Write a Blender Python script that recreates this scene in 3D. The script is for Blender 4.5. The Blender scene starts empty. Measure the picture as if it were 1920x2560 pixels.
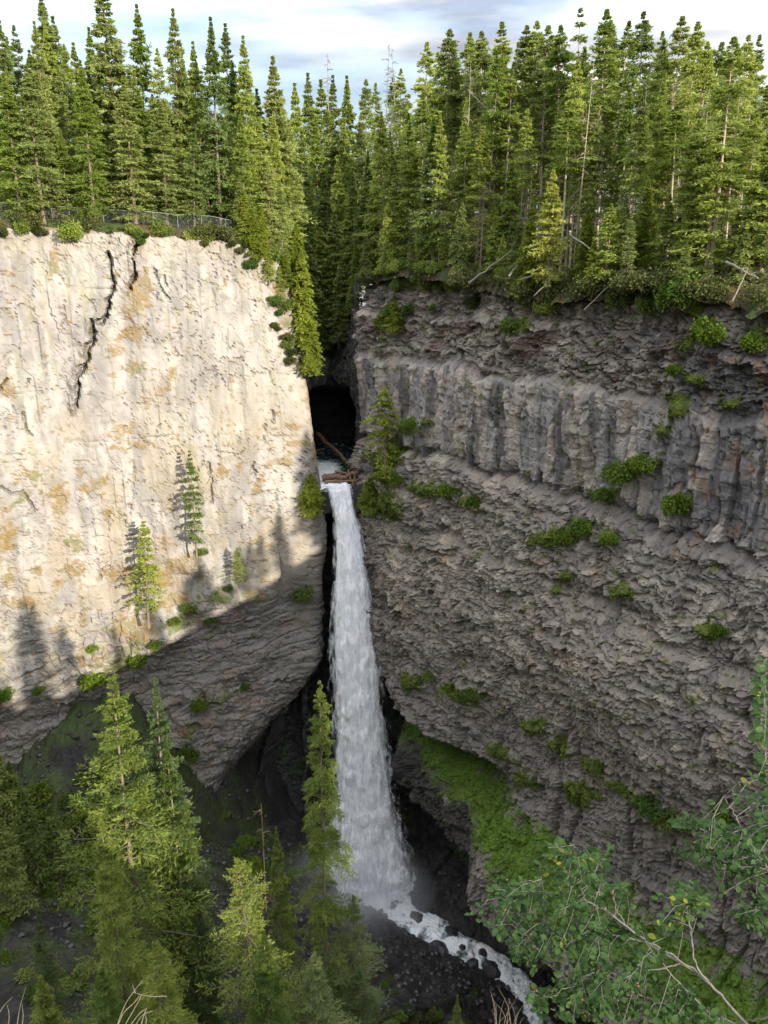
import bpy, math, random
import numpy as np
from mathutils import Vector, Matrix
R_ = math.radians
scene = bpy.context.scene
COL = scene.collection
rnd = random.Random(7)
RNG = np.random.default_rng(7)

# ------------------------------------------------------------------ camera
PITCH = R_(17.0); F = 1970.0          # focal length in pixels of the 1920x2560 photo
cp, sp_ = math.cos(PITCH), math.sin(PITCH)
cam_d = bpy.data.cameras.new('camera'); cam = bpy.data.objects.new('camera', cam_d); COL.objects.link(cam)
cam.location = (0, 0, 0); cam.rotation_euler = (math.pi/2 - PITCH, 0, 0)
cam_d.sensor_fit = 'VERTICAL'; cam_d.angle = 2*math.atan(1280/F); cam_d.clip_start = 0.05; cam_d.clip_end = 20000
scene.camera = cam

def ray(px, py):
    a = (px-960)/F; b = (py-1280)/F
    return np.array([a, cp - b*sp_, -sp_ - b*cp])
def at_y(px, py, Y): d = ray(px, py); return d*(Y/d[1])
def at_z(px, py, Z): d = ray(px, py); return d*(Z/d[2])
def proj(x, y, z):
    dep = np.maximum(y*cp - z*sp_, .01)
    return 960 + F*x/dep, 1280 - F*(z*cp + y*sp_)/dep

# ------------------------------------------------------------------ noise
def _h(ix, iy, iz, seed):
    n = (ix*374761393 + iy*668265263 + iz*2147483647 + seed*1274126177) & 0xFFFFFFFF
    n = ((n ^ (n >> 13))*1274126177) & 0xFFFFFFFF
    n = ((n ^ (n >> 16))*2246822519) & 0xFFFFFFFF
    return ((n ^ (n >> 15)) & 0xFFFFFF)/float(0xFFFFFF)
def vnoise(x, y, z=None, seed=0):
    if z is None: z = np.zeros_like(x)
    xi = np.floor(x).astype(np.int64); yi = np.floor(y).astype(np.int64); zi = np.floor(z).astype(np.int64)
    fx, fy, fz = x-xi, y-yi, z-zi
    fx = fx*fx*(3-2*fx); fy = fy*fy*(3-2*fy); fz = fz*fz*(3-2*fz)
    def L(a, b, t): return a+(b-a)*t
    c = lambda i, j, k: _h(xi+i, yi+j, zi+k, seed)
    return L(L(L(c(0,0,0), c(1,0,0), fx), L(c(0,1,0), c(1,1,0), fx), fy),
             L(L(c(0,0,1), c(1,0,1), fx), L(c(0,1,1), c(1,1,1), fx), fy), fz)*2-1
def fbm(x, y, z=None, o=4, seed=0):
    s = 0; a = 1; t = 0
    for i in range(o):
        s = s + a*vnoise(x*2**i, y*2**i, None if z is None else z*2**i, seed+i*17); t += a; a *= .5
    return s/t
def voro(u, v, seed=0, jit=.9):
    """cell noise: distances to nearest and 2nd, cell random, vector from centre"""
    ui = np.floor(u).astype(np.int64); vi = np.floor(v).astype(np.int64)
    f1 = np.full(u.shape, 9.); f2 = np.full(u.shape, 9.); cu = np.zeros(u.shape); cv = np.zeros(u.shape)
    r1 = np.zeros(u.shape); r2 = np.zeros(u.shape); r3 = np.zeros(u.shape)
    z = np.zeros_like(ui)
    for i in (-1, 0, 1):
        for j in (-1, 0, 1):
            a, b = ui+i, vi+j
            du = u-(a+.5+jit*(_h(a, b, z, seed)-.5)); dv = v-(b+.5+jit*(_h(a, b, z+1, seed)-.5))
            d = np.sqrt(du*du+dv*dv); m = d < f1
            f2 = np.where(m, f1, np.minimum(f2, d)); f1 = np.where(m, d, f1)
            cu = np.where(m, du, cu); cv = np.where(m, dv, cv)
            r1 = np.where(m, _h(a, b, z+2, seed), r1); r2 = np.where(m, _h(a, b, z+3, seed), r2); r3 = np.where(m, _h(a, b, z+4, seed), r3)
    return f1, f2, r1, r2, r3, cu, cv
def sst(a, b, x):
    t = np.clip((x-a)/(b-a), 0, 1); return t*t*(3-2*t)

# ------------------------------------------------------------------ mesh helpers
def make_mesh(name, verts, faces, smooth=False, cols=None, attrs=None):
    """verts Nx3, faces MxK (one K)"""
    me = bpy.data.meshes.new(name)
    verts = np.ascontiguousarray(verts, np.float32); faces = np.ascontiguousarray(faces, np.int32)
    n, (m, k) = len(verts), faces.shape
    me.vertices.add(n); me.vertices.foreach_set('co', verts.ravel())
    me.loops.add(m*k); me.loops.foreach_set('vertex_index', faces.ravel())
    me.polygons.add(m); me.polygons.foreach_set('loop_start', np.arange(0, m*k, k, dtype=np.int32))
    me.polygons.foreach_set('use_smooth', np.full(m, bool(smooth)))
    me.update(calc_edges=True)
    if cols is not None:
        a = me.color_attributes.new('rock_tint', 'FLOAT_COLOR', 'POINT')
        c = np.ones((n, 4), np.float32); c[:, :3] = cols; a.data.foreach_set('color', c.ravel())
    for key, val in (attrs or {}).items():
        a = me.attributes.new(key, 'FLOAT', 'POINT'); a.data.foreach_set('value', np.ascontiguousarray(val, np.float32).ravel())
    return me
def grid_faces(nu, nv, flip=False):
    i = np.arange(nu-1)[:, None]*nv + np.arange(nv-1)[None, :]
    q = np.stack([i, i+nv, i+nv+1, i+1], -1).reshape(-1, 4)
    return q[:, ::-1] if flip else q
def link(name, me, mat=None, parent=None, kind=None, label=None, cat=None, group=None):
    o = bpy.data.objects.new(name, me); COL.objects.link(o)
    if mat is not None and not me.materials: me.materials.append(mat)
    if parent is not None: o.parent = parent
    tag(o, label, cat, group, kind); return o
def tag(o, label=None, cat=None, group=None, kind=None):
    if label: o['label'] = label
    if cat: o['category'] = cat
    if group: o['group'] = group
    if kind: o['kind'] = kind
def empty(name, loc=(0, 0, 0), **k):
    o = bpy.data.objects.new(name, None); COL.objects.link(o); o.location = loc; o.empty_display_size = .3
    tag(o, **k); return o
class MB:
    def __init__(s): s.v = []; s.q = []; s.n = 0
    def add(s, v, q):
        v = np.asarray(v, float); q = np.asarray(q, int); s.v.append(v); s.q.append(q+s.n); s.n += len(v)
    def tube(s, pts, rad, k=8, cap=True):
        pts = np.asarray(pts, float); n = len(pts); rad = np.broadcast_to(rad, (n,))
        t = np.gradient(pts, axis=0); t /= np.linalg.norm(t, axis=1)[:, None]+1e-9
        ref = np.array([0, 0, 1.]) if abs(t[0, 2]) < .9 else np.array([1., 0, 0])
        a = np.cross(t, ref); a /= np.linalg.norm(a, axis=1)[:, None]+1e-9; b = np.cross(t, a)
        ang = np.arange(k)*2*np.pi/k
        V = pts[:, None]+rad[:, None, None]*(a[:, None]*np.cos(ang)[None, :, None]+b[:, None]*np.sin(ang)[None, :, None])
        i = np.arange(n-1)[:, None]*k; j = np.arange(k)[None]
        q = np.stack([i+j, i+(j+1) % k, i+k+(j+1) % k, i+k+j], -1).reshape(-1, 4)
        V = V.reshape(-1, 3)
        if cap:
            c0 = len(V); V = np.vstack([V, pts[0], pts[-1]])
            jj = np.arange(k)
            q = np.vstack([q, np.stack([np.full(k, c0), jj, (jj+1) % k, np.full(k, c0)], -1)[:, [0, 2, 1, 1]][:0],])
        s.add(V, q)
    def mesh(s, name, smooth=True): return make_mesh(name, np.vstack(s.v), np.vstack(s.q), smooth)

# ------------------------------------------------------------------ materials
def mat(name):
    m = bpy.data.materials.new(name); m.use_nodes = True; nt = m.node_tree; nt.nodes.clear()
    out = nt.nodes.new('ShaderNodeOutputMaterial')
    def N(t, **k):
        n = nt.nodes.new(t)
        for a, b in k.items():
            if a.startswith('i_'):
                key = a[2:].replace('_', ' ')
                n.inputs[key].default_value = b
            else: setattr(n, a, b)
        return n
    def Lk(a, b): nt.links.new(a, b)
    return m, nt, out, N, Lk
def ramp(N, stops, interp='LINEAR'):
    r = N('ShaderNodeValToRGB'); e = r.color_ramp.elements; r.color_ramp.interpolation = interp
    while len(e) < len(stops): e.new(.5)
    for el, (p, c) in zip(e, stops):
        el.position = p; el.color = (c, c, c, 1) if not hasattr(c, '__len__') else (*c, 1)
    return r
def rock_material(name, bump=.5, bscale=1.0, rough=.85, contrast=.5):
    m, nt, out, N, Lk = mat(name)
    at = N('ShaderNodeAttribute', attribute_name='rock_tint')
    tc = N('ShaderNodeTexCoord')
    mp = N('ShaderNodeMapping'); mp.inputs['Scale'].default_value = (1, 1, .7); Lk(tc.outputs['Object'], mp.inputs['Vector'])
    n1 = N('ShaderNodeTexNoise', i_Scale=1.3*bscale, i_Detail=8., i_Roughness=.65); Lk(mp.outputs[0], n1.inputs['Vector'])
    n2 = N('ShaderNodeTexNoise', i_Scale=7.*bscale, i_Detail=6., i_Roughness=.7); Lk(mp.outputs[0], n2.inputs['Vector'])
    r1 = ramp(N, [(.3, 1-contrast), (.7, 1+contrast*.6)]); Lk(n1.outputs['Fac'], r1.inputs[0])
    r2 = ramp(N, [(.3, 1-contrast*.7), (.7, 1+contrast*.5)]); Lk(n2.outputs['Fac'], r2.inputs[0])
    m1 = N('ShaderNodeMix', data_type='RGBA', blend_type='MULTIPLY'); m1.inputs['Factor'].default_value = 1
    m2 = N('ShaderNodeMix', data_type='RGBA', blend_type='MULTIPLY'); m2.inputs['Factor'].default_value = 1
    Lk(at.outputs['Color'], m1.inputs['A']); Lk(r1.outputs[0], m1.inputs['B']); Lk(m1.outputs['Result'], m2.inputs['A']); Lk(r2.outputs[0], m2.inputs['B'])
    vo = N('ShaderNodeTexVoronoi', i_Scale=1.6*bscale); Lk(mp.outputs[0], vo.inputs['Vector'])
    ad = N('ShaderNodeMath', operation='ADD'); Lk(n2.outputs['Fac'], ad.inputs[0]); Lk(vo.outputs['Distance'], ad.inputs[1])
    bp = N('ShaderNodeBump', i_Strength=bump, i_Distance=.25/bscale); Lk(ad.outputs[0], bp.inputs['Height'])
    b = N('ShaderNodeBsdfPrincipled', i_Roughness=rough); b.inputs['Specular IOR Level'].default_value = .25
    Lk(m2.outputs['Result'], b.inputs['Base Color']); Lk(bp.outputs[0], b.inputs['Normal']); Lk(b.outputs[0], out.inputs['Surface'])
    return m
def leaf_material(name, c1, c2, trans=.35, scale=.6, rnd_amt=.5):
    m, nt, out, N, Lk = mat(name)
    tc = N('ShaderNodeTexCoord'); oi = N('ShaderNodeObjectInfo')
    n1 = N('ShaderNodeTexNoise', i_Scale=scale, i_Detail=4., i_Roughness=.7); Lk(tc.outputs['Object'], n1.inputs['Vector'])
    ml = N('ShaderNodeMath', operation='MULTIPLY_ADD'); Lk(oi.outputs['Random'], ml.inputs[0]); ml.inputs[1].default_value = rnd_amt; ml.inputs[2].default_value = -rnd_amt/2
    ad = N('ShaderNodeMath', operation='ADD'); Lk(n1.outputs['Fac'], ad.inputs[0]); Lk(ml.outputs[0], ad.inputs[1])
    r = ramp(N, [(.25, c1), (.75, c2)]); Lk(ad.outputs[0], r.inputs[0])
    d = N('ShaderNodeBsdfPrincipled', i_Roughness=.55); d.inputs['Specular IOR Level'].default_value = .2
    t = N('ShaderNodeBsdfTranslucent'); mx = N('ShaderNodeMixShader'); mx.inputs[0].default_value = trans
    Lk(r.outputs[0], d.inputs['Base Color']); Lk(r.outputs[0], t.inputs['Color'])
    Lk(d.outputs[0], mx.inputs[1]); Lk(t.outputs[0], mx.inputs[2]); Lk(mx.outputs[0], out.inputs['Surface'])
    return m
def plain(name, c1, c2, scale=3., rough=.8, stretch=(1, 1, 1), bump=.3):
    m, nt, out, N, Lk = mat(name)
    tc = N('ShaderNodeTexCoord'); mp = N('ShaderNodeMapping'); mp.inputs['Scale'].default_value = stretch; Lk(tc.outputs['Object'], mp.inputs['Vector'])
    n1 = N('ShaderNodeTexNoise', i_Scale=scale, i_Detail=6., i_Roughness=.65); Lk(mp.outputs[0], n1.inputs['Vector'])
    r = ramp(N, [(.3, c1), (.7, c2)]); Lk(n1.outputs['Fac'], r.inputs[0])
    bp = N('ShaderNodeBump', i_Strength=bump, i_Distance=.05); Lk(n1.outputs['Fac'], bp.inputs['Height'])
    b = N('ShaderNodeBsdfPrincipled', i_Roughness=rough); Lk(r.outputs[0], b.inputs['Base Color']); Lk(bp.outputs[0], b.inputs['Normal']); Lk(b.outputs[0], out.inputs['Surface'])
    return m
M_pale = rock_material('pale_rock', .16, 1.2, .9, .10)
M_dark = rock_material('fractured_rock', .4, 1.6, .85, .24)
M_wet = rock_material('wet_rock', .6, 1.2, .5, .35)
M_soil = rock_material('forest_soil', .8, 1.5, .95, .4)
M_fir = leaf_material('fir_needles', (.145, .21, .028), (.335, .385, .075), .45)
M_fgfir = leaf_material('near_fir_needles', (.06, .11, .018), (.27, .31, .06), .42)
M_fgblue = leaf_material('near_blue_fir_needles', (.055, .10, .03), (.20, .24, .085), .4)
M_fir2 = leaf_material('blue_fir_needles', (.125, .18, .04), (.29, .325, .09), .42)
M_cedar = leaf_material('cedar_needles', (.14, .19, .015), (.28, .32, .04), .45)
M_deadn = leaf_material('dead_needles', (.09, .06, .04), (.16, .11, .075), .1)
M_bush = leaf_material('bush_leaves', (.06, .12, .02), (.16, .21, .04), .4, 1.5)
M_moss = leaf_material('moss_leaves', (.06, .115, .01), (.14, .205, .018), .25, .8)
M_bright = leaf_material('bright_fir_needles', (.20, .25, .04), (.44, .45, .10), .5)
M_under = leaf_material('undergrowth_leaves', (.035, .06, .014), (.12, .125, .035), .35, .35)
M_bark = plain('bark', (.10, .075, .055), (.23, .18, .13), 4, .9, (3, 3, .5))
M_palebark = plain('pale_bark', (.24, .19, .14), (.42, .35, .27), 4, .9, (3, 3, .5))
M_deadwood = plain('weathered_wood', (.13, .11, .09), (.27, .24, .20), 4, .85, (1, 1, 1))
M_log = plain('drift_log', (.12, .07, .04), (.28, .17, .10), 4, .85)

# ------------------------------------------------------------------ canyon plan (control nets: z levels x plan points)
CC = np.array([-2., 60.])
def cr(pts, n, closed=False):
    """Catmull-Rom through pts by index parameter n (array)"""
    pts = np.asarray(pts, float); m = len(pts); i = np.clip(np.floor(n).astype(int), 0, m-2); t = (n-i)[:, None]
    g = lambda k: pts[np.clip(k, 0, m-1)]
    p0, p1, p2, p3 = g(i-1), g(i), g(i+1), g(i+2)
    return .5*((2*p1)+(-p0+p2)*t+(2*p0-5*p1+4*p2-p3)*t**2+(-p0+3*p1-3*p2+p3)*t**3)
def dense(ctrl, step):
    """evenly spaced index parameters along a control polyline"""
    n = np.linspace(0, len(ctrl)-1, 4000); p = cr(ctrl, n)[:, :2]
    s = np.concatenate([[0], np.cumsum(np.linalg.norm(np.diff(p, axis=0), axis=1))])
    k = int(s[-1]/step)+1
    return np.interp(np.linspace(0, s[-1], k), s, n), s[-1]

L_TOP = [(-72, 50, 4), (-58, 72, 5), (-40.5, 83.5, 5.0), (-32, 87, 4.6), (-24, 89.5, 4.2), (-17, 92, 3.8), (-13, 94, 2.6), (-11.2, 95.5, .5), (-11.2, 98.5, -3)]
L_LOW = [(-72, 50), (-58, 72), (-40.5, 83.5), (-32, 87), (-24, 89.5), (-17, 92), (-12, 94), (-8.2, 95.3), (-9.2, 100)]
G_TOP = [(-11.2, 98.5, -3), (-11.4, 107, -8), (-10.8, 115, -10), (-8, 119, -10.5), (-5.3, 115, -9), (-4.0, 106, -5), (-3.0, 99.5, -1)]
R_TOP = [(-3.0, 99.5, -1), (-1.6, 96.3, -.6), (3, 90.4, .1), (9, 81.5, -1.1), (15, 73.5, -2.1), (21, 65.5, -1.0), (27, 57.5, -2.2), (33, 50, -2), (42, 44, -3), (56, 36, -4)]
N_TOP = [(56, 36, -4), (52, 15, -7), (36, 3, -16), (20, -3, -20), (8, -4, -8), (-4, -4, -1.7), (-20, -5, -3), (-45, 0, -4), (-65, 20, 0), (-72, 50, 4)]  # unseen near rim, heights shaped to place its shadow line in the canyon

def wall(ctrl, low, step, zbot, zstep, sel=None):
    n, L = dense(ctrl, step)
    top = cr(ctrl, n); lowp = cr([(*q[:2], 0) for q in low], n)[:, :2] if low is not None else top[:, :2]
    t = np.gradient(top[:, :2], axis=0)
    ker = np.ones(9)/9
    t = np.stack([np.convolve(np.pad(t[:, k], 4, mode='edge'), ker, 'valid') for k in (0, 1)], -1)
    t /= np.linalg.norm(t, axis=1)[:, None]
    nn = np.stack([-t[:, 1], t[:, 0]], -1)          # left of travel = into the rock for our clockwise order
    s = np.concatenate([[0], np.cumsum(np.linalg.norm(np.diff(top[:, :2], axis=0), axis=1))])
    nz = int((6-zbot)/zstep)+1
    k = np.linspace(0, 1, nz)
    Z = top[:, 2][:, None] + (zbot-top[:, 2][:, None])*k[None]
    a = np.clip(-Z/30., 0, 1.0)[..., None]
    B = top[:, None, :2]*(1-a)+lowp[:, None]*a
    S = np.broadcast_to(s[:, None], Z.shape)
    T = top[:, 2][:, None]-Z                        # depth below the rim
    return B, nn, S, Z, T
def blobs(px, py, L, ns, amp=.45):
    m = np.zeros_like(px)
    for cx, cy, rx, ry, rot in L:
        c, s = math.cos(R_(rot)), math.sin(R_(rot))
        dx, dy = px-cx, py-cy
        d = np.sqrt(((dx*c+dy*s)/rx)**2+((-dx*s+dy*c)/ry)**2)
        m = np.maximum(m, 1-d)
    return m+ns*amp
def polydist(px, py, P):
    d = np.full(px.shape, 1e9)
    for (x0, y0), (x1, y1) in zip(P[:-1], P[1:]):
        vx, vy = x1-x0, y1-y0; t = np.clip(((px-x0)*vx+(py-y0)*vy)/(vx*vx+vy*vy), 0, 1)
        d = np.minimum(d, np.hypot(px-x0-t*vx, py-y0-t*vy))
    return d
def mixc(c, b, m):
    return c*(1-m[..., None])+np.asarray(b)*m[..., None]
def finish_wall(name, B, nn, Z, off, cols, material, back=True, T=None):
    X = B[..., 0]+nn[:, None, 0]*off; Y = B[..., 1]+nn[:, None, 1]*off
    V = np.stack([X, Y, Z], -1)
    me = make_mesh(name, V.reshape(-1, 3), grid_faces(*Z.shape, flip=False), False, cols.reshape(-1, 3))
    link(name, me, material, kind='structure'); return V

# ---- sunlit left cliff
B, nn, S, Z, T = wall(L_TOP, L_LOW, .17, -74, .17)
px, py = proj(B[..., 0], B[..., 1], Z)
big = fbm(S/14, Z/20, seed=3)*1.3 + fbm(S/4.5, Z/9, seed=5)*.55
colm = voro(S/1.3+fbm(S/3, Z/6, seed=9)*.5, Z/7+.3*vnoise(S/2, Z/3), seed=11)       # broad vertical faces
c2 = voro(S/.9+.4*fbm(S/2, Z/2, seed=1), Z/1.6, seed=21)
c3 = voro(S/.38, Z/.55, seed=31)
rough_zone = np.clip(sst(5, 1, T)+sst(-33, -46, Z), 0, 1)
off = big*.9 + (colm[2]-.5)*.05*(1+fbm(S/3, Z/3, seed=99)) + colm[5]*(colm[3]-.5)*.38+.30*fbm(S/2.2, Z/7, seed=98)
off += ((c2[2]-.5)*.07 + c2[5]*(c2[3]-.5)*.24+c2[6]*(c2[4]-.5)*.24)*(.5+1.5*rough_zone)*(.5+1.6*sst(-.2, .4, fbm(S/5, Z/4, seed=97)))
off += (c3[2]-.5)*.05*(.4+1.5*rough_zone)
off += fbm(S/.8, Z/1.8, seed=71)*.13+.12*sst(.0, -.06, np.abs(fbm(S/1.5, Z/4.5, seed=72))-.03)
cK = voro(S/2.0+.7*fbm(S/2, Z/2, seed=240), Z/3.4+.6*fbm(S/2, Z/2, seed=241), seed=242); cK2 = voro(S/.8+.5*fbm(S, Z, seed=243), Z/1.3, seed=244)
off += .30*sst(.045, .0, cK[1]-cK[0])*sst(-.05, .3, fbm(S/4, Z/4, seed=245))+.16*sst(.07, .0, cK2[1]-cK2[0])*sst(.1, .4, fbm(S/3, Z/3, seed=246))
# horizontal joints
for zz, dp in ((-1.5, .3), (-12.3, .12), (-18.5, .35), (-25.6, .5), (-35, .4)):
    zc = zz+1.2*fbm(S/9, Z*0, seed=int(-zz*7)); off += dp*np.exp(-((Z-zc)/.16)**2)*np.clip(1.6*fbm(S/2., Z*0, seed=int(-zz*5)), 0, 1)
    off -= sst(zc+1.5, zc-1.5, Z)*.12
# long fissures read off the photograph
def f3(L): return [(x/1.728, 500+y/1.728) for x, y in L]
fis = [f3([(600, 60), (612, 150), (585, 200), (575, 260), (583, 310), (560, 380)]), f3([(470, 230), (480, 300), (497, 370), (478, 420), (460, 490), (425, 530)]),
       f3([(402, 525), (398, 610), (372, 630), (380, 690), (345, 740), (335, 800), (333, 890)]), f3([(30, 770), (0, 812)]), f3([(103, 920), (118, 1000), (135, 1010)]),
       f3([(672, 300), (685, 360), (712, 410), (738, 432)]), f3([(716, 330), (712, 380)]), f3([(900, 1130), (905, 1200), (915, 1300)]), f3([(1090, 1125), (1088, 1180)]), f3([(1140, 965), (1138, 1030)]),
       f3([(115, 790), (120, 770)]), f3([(0, 1230), (60, 1270), (100, 1250), (150, 1340)]), f3([(1165, 890), (1170, 960)])]
wob = 5*vnoise(S/.7, Z/.7, seed=41)+3*vnoise(S/.3, Z/.3, seed=42)
for k, P in enumerate(fis):
    d = polydist(px+wob, py+wob*.5, P); w = (4.6+2.6*vnoise(S/.8, Z/.8, seed=43+k)) if k in (0, 1, 2) else (2.4+1.2*vnoise(S/.5, Z/.5, seed=43+k))
    off += (1.5 if k < 3 else .5)*np.exp(-(d/w)**4)
    if k in (0, 2): off -= .5*sst(26, 6, d)*(px < np.interp(py, *zip(*sorted([(b, a) for a, b in P]))))
bedL = (Z+.35*(S-40)*0+1.2*fbm(S/6, Z/8, seed=220)-.22*(S-45))/1.5; bedL = np.abs(bedL-np.round(bedL)); off += sst(-36, -44, Z)*(.34*np.exp(-(bedL/.07)**2)*sst(-.25, .2, fbm(S/2.5, Z/2, seed=221))+.5*fbm(S/3, Z/1.2, seed=222))
# ledge carrying trees: below this line the wall steps forward then recedes
ledge = np.interp(px, [0, 150, 330, 420, 520, 640, 760, 840], [1690, 1650, 1590, 1530, 1470, 1440, 1330, 1260])
below = (py-ledge)/22.
off -= 1.3*np.exp(-((below-1.5)/2.2)**2)*(.6+.5*fbm(S/3, Z/3, seed=8))*(px < 690)
off += sst(2.5, 7, below)*1.0
for cx, cy, r in ((495, 1400, 48), (385, 1570, 60), (600, 1470, 40)):
    off -= 1.6*np.exp(-(((px-cx)/r)**2+((py-cy-8)/26)**2))
# alcove beside the falls
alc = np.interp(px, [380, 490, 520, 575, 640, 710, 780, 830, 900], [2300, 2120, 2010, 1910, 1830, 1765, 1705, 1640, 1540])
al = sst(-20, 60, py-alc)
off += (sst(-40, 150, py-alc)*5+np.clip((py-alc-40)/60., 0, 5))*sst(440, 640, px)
off += sst(1.2, 0, T)*(1.2-T)*1.6
off = np.where(T < .05, 3.5, off)
base = np.full(Z.shape+(3,), 1.0)*np.array([.315, .296, .262])
g1 = fbm(S/3.0, Z/6, seed=51); g2 = fbm(S/.9, Z/3.5, seed=52)
base = mixc(base, (.215, .203, .188), sst(-.15, .4, g1)); base = mixc(base, (.37, .35, .305), sst(.0, .5, g2)*.8)
base = mixc(base, (.36, .31, .29), sst(.1, .5, fbm(S/2.5, Z/1.2, seed=53))*.5)
base = mixc(base, (.235, .215, .12), sst(.16, .5, fbm(S/.6, Z/4.5, seed=54))*.5)
base = mixc(base, (.27, .25, .235), sst(.45, .9, c2[3])*.35); base = mixc(base, (.185, .172, .155), sst(.0, .42, fbm(S/1.1, Z/3.4, seed=58))*.6); base = mixc(base, (.15, .135, .115), sst(.3, .55, fbm(S/.5, Z/.35, seed=57))*.5)
base = mixc(base, (.25, .20, .125), sst(-.1, .35, fbm(S/3, Z/4, seed=56))*sst(-6, -22, Z)*.45)
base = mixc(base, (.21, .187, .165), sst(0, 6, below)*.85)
base = mixc(base, (.36, .20, .13), sst(.22, .5, fbm(S/2.2, Z/1.5, seed=59))*sst(-3, 2, below)*.25)
base = mixc(base, (.30, .26, .21), rough_zone*sst(6, 1, T)*.55)
ns = fbm(S/.9, Z/.7, seed=61)+.35*fbm(S/.25, Z/.25, seed=62)
mossL = [(345, 740, 46, 90, 10), (335, 830, 50, 30, 0), (290, 870, 26, 30, 0), (335, 920, 34, 30, 0), (425, 945, 12, 40, 10), (405, 975, 34, 14, -15), (370, 1012, 14, 14, 0), (280, 938, 20, 10, -20),
  (310, 1075, 50, 22, -10), (350, 1110, 40, 20, 10), (300, 1120, 40, 12, 10), (740, 1063, 36, 16, 0), (735, 1105, 50, 12, 0), (785, 1140, 16, 30, 20), (550, 1170, 26, 26, 20), (595, 1165, 12, 18, 0), (690, 1150, 44, 14, -20), (640, 1210, 16, 44, 30),
  (90, 1190, 44, 20, 30), (40, 1250, 60, 14, -35), (150, 1230, 40, 26, 0), (235, 1210, 56, 20, -20), (270, 1280, 18, 26, 0), (150, 1250, 30, 60, 10), (190, 1350, 36, 34, 0), (190, 1420, 40, 30, 0), (90, 1420, 26, 14, 0), (150, 1450, 34, 14, 0),
  (15, 1340, 30, 50, 20), (20, 1440, 20, 30, 0), (270, 1430, 50, 22, 0), (320, 1440, 30, 40, 0), (210, 1540, 14, 30, 0), (130, 1565, 26, 10, -10), (200, 1640, 22, 44, 10), (240, 1640, 30, 20, 0), (630, 1350, 30, 10, -30), (410, 1350, 10, 22, 0), (60, 1500, 60, 20, 0),
  (460, 1400, 66, 34, -10), (400, 1440, 50, 30, 20), (545, 1480, 60, 22, -12), (630, 1475, 70, 18, 5), (300, 1560, 60, 30, -20), (350, 1570, 70, 50, 0), (450, 1540, 60, 30, -30), (300, 1640, 66, 40, -30), (430, 1500, 70, 24, -20),
  (20, 960, 26, 40, 20), (200, 1180, 16, 26, 0), (180, 560, 200, 20, 0), (140, 650, 20, 46, 0), (500, 560, 220, 16, 3), (700, 760, 20, 110, -14), (350, 600, 26, 50, 0), (770, 1000, 18, 90, -10), (505, 1760, 40, 40, 0), (560, 1750, 40, 20, -20), (470, 1830, 40, 30, 0)]
ns = fbm(S/.7, Z/.45, seed=61)+.55*fbm(S/.28, Z/.22, seed=62)
mb = blobs(px, py, mossL, ns, .62)
mossm = sst(.24, .40, mb)*sst(-.65, -.2, fbm(S/.35, Z/.22, seed=68))
sparse = sst(.62, .80, ns+.25*fbm(S/5, Z/5, seed=66)-.30*sst(-14, -3, Z)+.0)*sst(12, 22, T)
green = sst(0, .5, fbm(S/1.5, Z/1.5, seed=67)-.25+sst(-3, 3, below)*.7)
off -= mossm*.06*(1+ns)
base = mixc(base, (.19, .125, .032), np.clip(mossm+sparse*.7, 0, 1)*.85*(1-green)*(.75+.5*vnoise(S/.3, Z/.3, seed=65)).clip(0, 1)); base = mixc(base, (.10, .125, .03), mossm*green*.9)
base = mixc(base, (.035, .033, .03), sst(20, 170, py-alc)*sst(470, 600, px)*.9)  # alcove shade painted into the rock colour, darker with depth
wet = sst(770, 830, px)*sst(1190, 1300, py); base = mixc(base, (.05, .048, .045), wet*.9)
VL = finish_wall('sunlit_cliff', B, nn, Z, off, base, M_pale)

# ---- gorge wall behind the lip
B, nn, S, Z, T = wall(G_TOP, None, .22, -86, .22)
off = (voro(S/.9, Z/4, seed=5)[2]-.5)*.7+(voro(S/.6, Z/.8, seed=6)[2]-.5)*.5+fbm(S/3, Z/3, seed=7)*.5
mid = sst(9, 16, S)*sst(34, 27, S)
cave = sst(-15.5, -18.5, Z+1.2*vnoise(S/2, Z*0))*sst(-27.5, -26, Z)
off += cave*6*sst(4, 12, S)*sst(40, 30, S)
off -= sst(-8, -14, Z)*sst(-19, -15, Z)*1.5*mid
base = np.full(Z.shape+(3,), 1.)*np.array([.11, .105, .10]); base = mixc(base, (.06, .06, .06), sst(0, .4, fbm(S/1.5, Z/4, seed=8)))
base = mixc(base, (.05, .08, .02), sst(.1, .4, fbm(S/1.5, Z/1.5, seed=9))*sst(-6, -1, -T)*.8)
base = mixc(base, (.03, .03, .03), cave*.7)  # cave recess painted darker, standing in for its shade
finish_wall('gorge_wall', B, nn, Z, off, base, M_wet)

# ---- shaded right cliff
B, nn, S, Z, T = wall(R_TOP, None, .14, -88, .15)
px, py = proj(B[..., 0], B[..., 1], Z)
warp = fbm(S/4, Z/4, seed=2)
strat = Z+1.6*fbm(S/12, Z/30, seed=12)+.8*warp+.9*fbm(S/1.6, Z/9, seed=112)+.03*S
topz = sst(-9.5, -7.6, strat)                                        # ragged rubble under the rim
colz = sst(-8.5, -9.8, strat)*sst(-19.8, -18.6, strat)                # tall columns
midz = sst(-17.6, -19.2, strat)*sst(-29, -27, strat)
lowz = sst(-27, -29, strat)
cA = voro(S/.92+.5*fbm(S/3, Z/14, seed=101)+.10*fbm(S/.6, Z/1.5, seed=102), Z/6.5+.5*vnoise(S/1.2, Z*0), seed=3)         # columns
cA2 = voro(S/.42, Z/5, seed=4)
cB = voro(S/2.2+.5*warp, Z/1.5+S*.12, seed=13); cC = voro(S/.85+.3*warp, Z/.75, seed=14); cD = voro(S/.36, Z/.42+S*.3, seed=15)
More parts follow.
